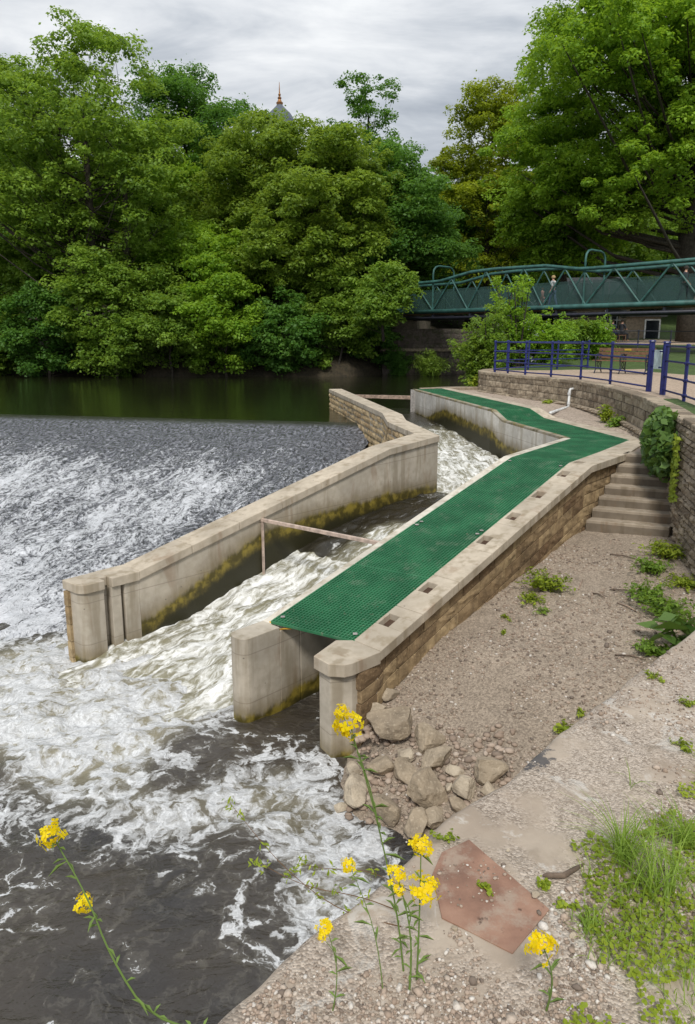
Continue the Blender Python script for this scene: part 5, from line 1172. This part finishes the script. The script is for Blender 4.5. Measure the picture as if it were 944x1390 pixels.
for i,(u,v,rd,h,n,ls,lf,lab) in enumerate([(742,790,.30,.30,420,.032,'lush','largest leafy weed clump in the gravel near the block wall'),(722,812,.18,.13,200,.024,'lush','weed clump touching the front left of the largest clump'),(737,830,.12,.08,110,.02,'grass','low weed in front of the largest leafy clump'),(690,838,.07,.05,60,.018,'lush','tiny lone weed near the foot of the block wall'),(683,858,.05,.08,50,.018,'lush','small upright weed in open gravel left of centre'),
    (905,748,.30,.26,330,.035,'lush','leafy weed at the foot of the steps by the curved wall'),(885,768,.22,.2,260,.035,'mid','weed cluster just below the one at the foot of the steps'),(930,790,.24,.12,220,.032,'lush','flat leafy weed beside the curved wall at the right edge'),(880,806,.22,.30,300,.035,'mid','dark leafy weed left in the right hand row'),(905,828,.26,.28,330,.035,'mid','bushy weed close above the big silvery leaves'),(885,880,.18,.16,200,.03,'mid','weed half hidden by the ledge corner below the silvery leaves'),(768,988,.10,.07,70,.035,'lush','weed against the ledge edge, left of its neighbour'),(790,970,.10,.08,60,.022,'lush','small weed against the ledge edge, right of its neighbour')]):
    z=bed_at; x,y,zz=hit(u,v,bed_at,h*.4); weed('gravel_weed',lab,'weed',(x,y,zz),rd*(1.55 if 5<=i<=10 else 1.3),h*1.15,L[lf],500+i,int(n*(2.0 if 5<=i<=10 else 1.5)),ls,.5,WD)
x,y,zz=hit(920,858,bed_at,.2); weed('broad_leaved_weed','weed with large silvery green leaves leaning on the far end of the ledge','weed',(x,y,zz+.1),.32,.34,L['ivy'],520,26,.17,.62)
for i,(u,v,rd,h,lab) in enumerate([(661,1210,.035,.02,'tiny weed growing in the middle of the rusty plate'),(739,1205,.03,.025,'tiny weed by the left tip of the dead stick'),(768,1232,.04,.03,'tiny weed between the rusty plate and the ground cover'),(605,1142,.05,.035,'tiny weed at the upper corner of the rusty plate near the boulders'),(890,922,.07,.02,'flat weed on the ledge near its far end'),(935,960,.08,.035,'low weed at the right picture edge on the ledge'),(925,1015,.06,.03,'low weed on the ledge just above the ground cover')]):
    weed('ledge_weed',lab,'weed',ledp(u,v,.003),rd,h,L['lush'],540+i,90,.0065 if i<4 else .010,.6,'small weeds on the ledge',rnd=i<4)
# twigs lying in the bed
for i,(u0,v0,u1,v1,lab) in enumerate([(835,889,878,896,'dark twig lying near the ledge below the right hand weeds'),(828,800,870,806,'dark twig in the gravel left of the right hand weeds'),(805,805,822,812,'short dark twig in the middle of the gravel'),(786,800,792,786,'short pale twig right of the largest weed clump'),(838,818,868,832,'pale twig pointing at the bushy weed'),(828,752,868,760,'thin twig near the foot of the steps')]):
    p=hit(u0,v0,bed_at,.02);q=hit(u1,v1,bed_at,.02); m=lerp(p,q,.5); mb=MB(p); mb.tube([(p[0],p[1],p[2]+.02),(m[0]+.01,m[1]+.03,m[2]+.03),(q[0],q[1],q[2]+.02)],[.008,.009,.004],6); tag(mb.build('twig',M['drybark'] if 'dark' in lab or 'thin' in lab else M['rusty'],smooth=True),lab,'twig')
# ivy and bushes on the curved wall
r=np.random.default_rng(44)
T=thing('ivy','glossy ivy clump hanging over the curved wall beside the steps','ivy',(5.3,11.9,.2)); 
n=1300; yy=r.uniform(10.6,12.9,n); zz=r.uniform(-.75,.55,n); cy,cz=11.75,-.02
ok=(((yy-cy)/1.05)**2+((zz-cz)/.56)**2+2.4*(fbm(yy*3,zz*3,0,3,5)-.5)<1); yy,zz=yy[ok],zz[ok]
bul=.30*np.sqrt(np.clip(1-((yy-cy)/1.1)**2-((zz-cz)/.62)**2,0,1)); C=np.stack([cwx(yy)-.08-bul*r.uniform(.15,1.35,len(yy)),yy-.05,zz],1)-np.array(T.location)
Nn=unit(np.array((-.6,-.35,.65))+r.normal(size=C.shape)*.6); V,Q=leaf_mesh(C,Nn,r.uniform(.05,.10,len(yy)),.68,r,.3); mesh_np('leaves',V,Q,L['ivy'],T,tint=np.repeat(r.random(len(yy)),4))
mb=MB()
for k in range(8): y_=11.0+.2*k; mb.tube([(cwx(y_)-.03-5.3,y_-11.9,.3),(cwx(y_)-.07-5.3,y_-.1-11.9,-.2),(cwx(y_)-.06-5.3,y_+.1-11.9,-.75)],.010,5)
mb.build('stems',M['bark'],T)
T=thing('hanging_creeper','thin creeper hanging down the curved wall right of the ivy clump','creeper',(5.0,10.4,.3)); n=260; yy=r.normal(10.55,.13,n); zz=r.uniform(-.75,.25,n)
C=np.stack([cwx(yy)-.09-r.uniform(0,.05,n),yy,zz],1)-np.array(T.location); V,Q=leaf_mesh(C,unit(np.array((-.8,-.4,.4))+r.normal(size=C.shape)*.4),r.uniform(.025,.05,n),.6,r,.3); mesh_np('leaves',V,Q,L['lush'],T,tint=np.repeat(r.random(n),4))
mb=MB(); mb.tube([(cwx(10.5)-.07-5.0,.1,-.05),(cwx(10.5)-.08-5.0,.15,-1.0)],.008,5); mb.build('stems',M['bark'],T)
weed('wall_bush','bright yellow green bushy plant at the foot of the curved wall on the landing','bush',(6.12,16.75,-.3),.24,.55,L['lush'],601,420,.05,.5)
weed('wall_bush','darker low plant right of the bright bush at the curved wall foot','bush',(6.12,16.0,-.3),.26,.30,L['mid'],602,330,.05,.5)
weed('wall_bush','low green tuft on the wall footing left of the drain pipe','bush',(6.1,21.3,-.25),.3,.14,L['lush'],603,200,.05,.5)
weed('wall_bush','leafy sprig at the far tip of the curved wall by the river','bush',(4.75,26.6,-.2),.35,.6,L['lush'],604,260,.07,.5)
# ==================================================================================================== yellow flowers
def flower_head(T,c,rad,seed,nf=34):
    r=np.random.default_rng(seed); Cs=[];Ns=[];Ts=[];
    V=[];Q=[]
    for k in range(nf):
        d=unit(r.normal(size=3)+np.array((0,-.25,.25))); fc=np.array(c)+d*rad*np.array((1,1,.85))*r.uniform(.55,1.05); n_=unit(d+r.normal(size=3)*.35)
        t=unit(np.cross(n_,r.normal(size=3))); b=np.cross(n_,t); s=rad*r.uniform(.26,.36)
        for q in range(4):
            a=q*math.pi/2; u_=t*math.cos(a)+b*math.sin(a); w_=-t*math.sin(a)+b*math.cos(a); i0=len(V)
            V+= [fc,fc+u_*s*.6-w_*s*.42+n_*s*.15,fc+u_*s*1.1+n_*s*.05,fc+u_*s*.6+w_*s*.42+n_*s*.15]; Q.append((i0,i0+1,i0+2,i0+3))
    return mesh_np('flower_head',np.array(V),np.array(Q),L['petal'],T,tint=np.repeat(r.random(nf),16))
def rape(label,base,heads,seed,via=None,thick=.0032,leafn=14):
    r=np.random.default_rng(seed); T=thing('rape_plant',label,'flower',base,'yellow rape plants along the ledge edge'); b0=np.zeros(3); first=None
    for k,(hd,rad) in enumerate(heads):
        e=np.array(hd)-np.array(base)
        if k==0: pts=[b0]+[np.array(v_)-np.array(base) for v_ in (via or [])]+[e]; pts=smooth2([tuple(p) for p in pts],2) if len(pts)>2 else [tuple(b0*(1-t)+e*t+np.array((.02*math.sin(t*3),0,0))) for t in np.linspace(0,1,8)]; first=pts
        else:
            s0=np.array(first[int(len(first)*.62)]); pts=[tuple(s0*(1-t)+e*t+np.array((.015*math.sin(t*3.1),0,-.01*math.sin(t*3.1)))) for t in np.linspace(0,1,6)]
        mb=MB(); th=thick*(1 if k==0 else .7); mb.tube(pts,[th*(1-.6*i/(len(pts)-1)) for i in range(len(pts))],6,cap=False); mb.build('stem',L['stem'],T,smooth=True)
        flower_head(T,e,rad*1.25,seed*10+k)
    Cs=[];Ns=[];al=arcs(first); V=[];Q=[];tt=[]
    for q in range(leafn):
        f=r.uniform(.12,.93)*(len(first)-1);i=int(f);p=np.array(lerp(first[i],first[min(i+1,len(first)-1)],f-i)); a=r.uniform(0,2*math.pi); d=np.array((math.cos(a),math.sin(a),r.uniform(.1,.9))); d=unit(d); l_=r.uniform(.025,.06); s_v=unit(np.cross(d,(0,0,1))); w0=.0035
        i0=len(V); V+=[p-s_v*w0*.4,p+s_v*w0*.4,p+d*l_*.5+s_v*w0,p+d*l_+np.array((0,0,-l_*.3)),p+d*l_*.5-s_v*w0]; Q.append((i0,i0+1,i0+2,i0+3,i0+4)); 
    mesh_np('leaves',np.array(V),np.array(Q),L['stem'],T,tint=np.full(len(V),.8))
    return T
rape('tallest yellow rape plant, its flower head in front of the pier foot',ledp(548,1318),[(PY(475,983,1.62),.034),(PY(463,965,1.63),.016)],1,via=[PY(540,1240,1.64),PY(512,1110,1.62)],leafn=34)
rape('yellow rape plant whose two heads stand one above the other left of the rusty plate',ledp(566,1330),[(PY(572,1146,1.62),.026),(PY(577,1205,1.60),.034)],2,via=[PY(570,1240,1.6)],leafn=18)
rape('yellow rape plant with a loose narrow head between the tallest stem and the double one',ledp(556,1345),[(PY(537,1186,1.58),.022),(PY(541,1208,1.57),.014)],3,leafn=14)
rape('small yellow rape flower over the water left of the tallest stem',ledp(520,1345),[(PY(473,1175,1.62),.018)],4,leafn=8,thick=.0018)
rape('low yellow rape flower at the lower edge near the ledge corner',ledp(452,1372),[(PY(441,1258,1.5),.019),(PY(437,1272,1.49),.010)],5,leafn=8,thick=.002)
rape('yellow rape flower head below the rusty plate at the bottom edge',ledp(742,1372),[(PY(736,1285,1.46),.030)],6,leafn=8)
rape('yellow rape plant leaning out over the pool at the left',P(300,1402,-.02),[(PY(70,1133,1.5),.027),(PY(113,1227,1.48),.020)],7,via=[PY(205,1385,1.4),PY(150,1300,1.42),PY(118,1215,1.46)],leafn=22)
def shoot(label,pts,seed,th=.0016):
    r=np.random.default_rng(seed); T=thing('wild_shoot',label,'shoot',pts[0],'thin red stemmed shoots over the pool'); o=np.array(pts[0]); q=smooth2([tuple(np.array(p)-o) for p in pts],2); mb=MB(); mb.tube(q,[th*(1.1-.7*i/(len(q)-1)) for i in range(len(q))],5,cap=False); mb.build('stem',L['redstem'],T)
    C=[];N_=[]
    for f in list(np.linspace(.35,.92,5))+[.97,1.0]:
        i=min(int(f*(len(q)-1)),len(q)-1); c=np.array(q[i])
        for k in range(7): C.append(c+r.normal(size=3)*.010); N_.append(unit(np.array((0,-.3,1))+r.normal(size=3)*.5))
    V,Q=leaf_mesh(np.array(C),np.array(N_),r.uniform(.006,.013,len(C)),.32,r,.2); mesh_np('leaves',V,Q,L['lush'],T,tint=np.repeat(r.random(len(C)),4))
shoot('longest red shoot, its tip nearest the calm pool water',[ledp(545,1262,.01),PY(465,1240,1.85),PY(385,1180,1.9),PY(312,1090,1.95)],21)
shoot('red shoot arching low below the longest one',[ledp(540,1240,.01),PY(487,1216,1.85),PY(415,1205,1.9),PY(345,1168,1.95)],22)
shoot('red shoot reaching left from the double headed rape plant',[ledp(560,1215,.01),PY(500,1180,1.8),PY(440,1180,1.85),PY(405,1172,1.9)],23,.0012)
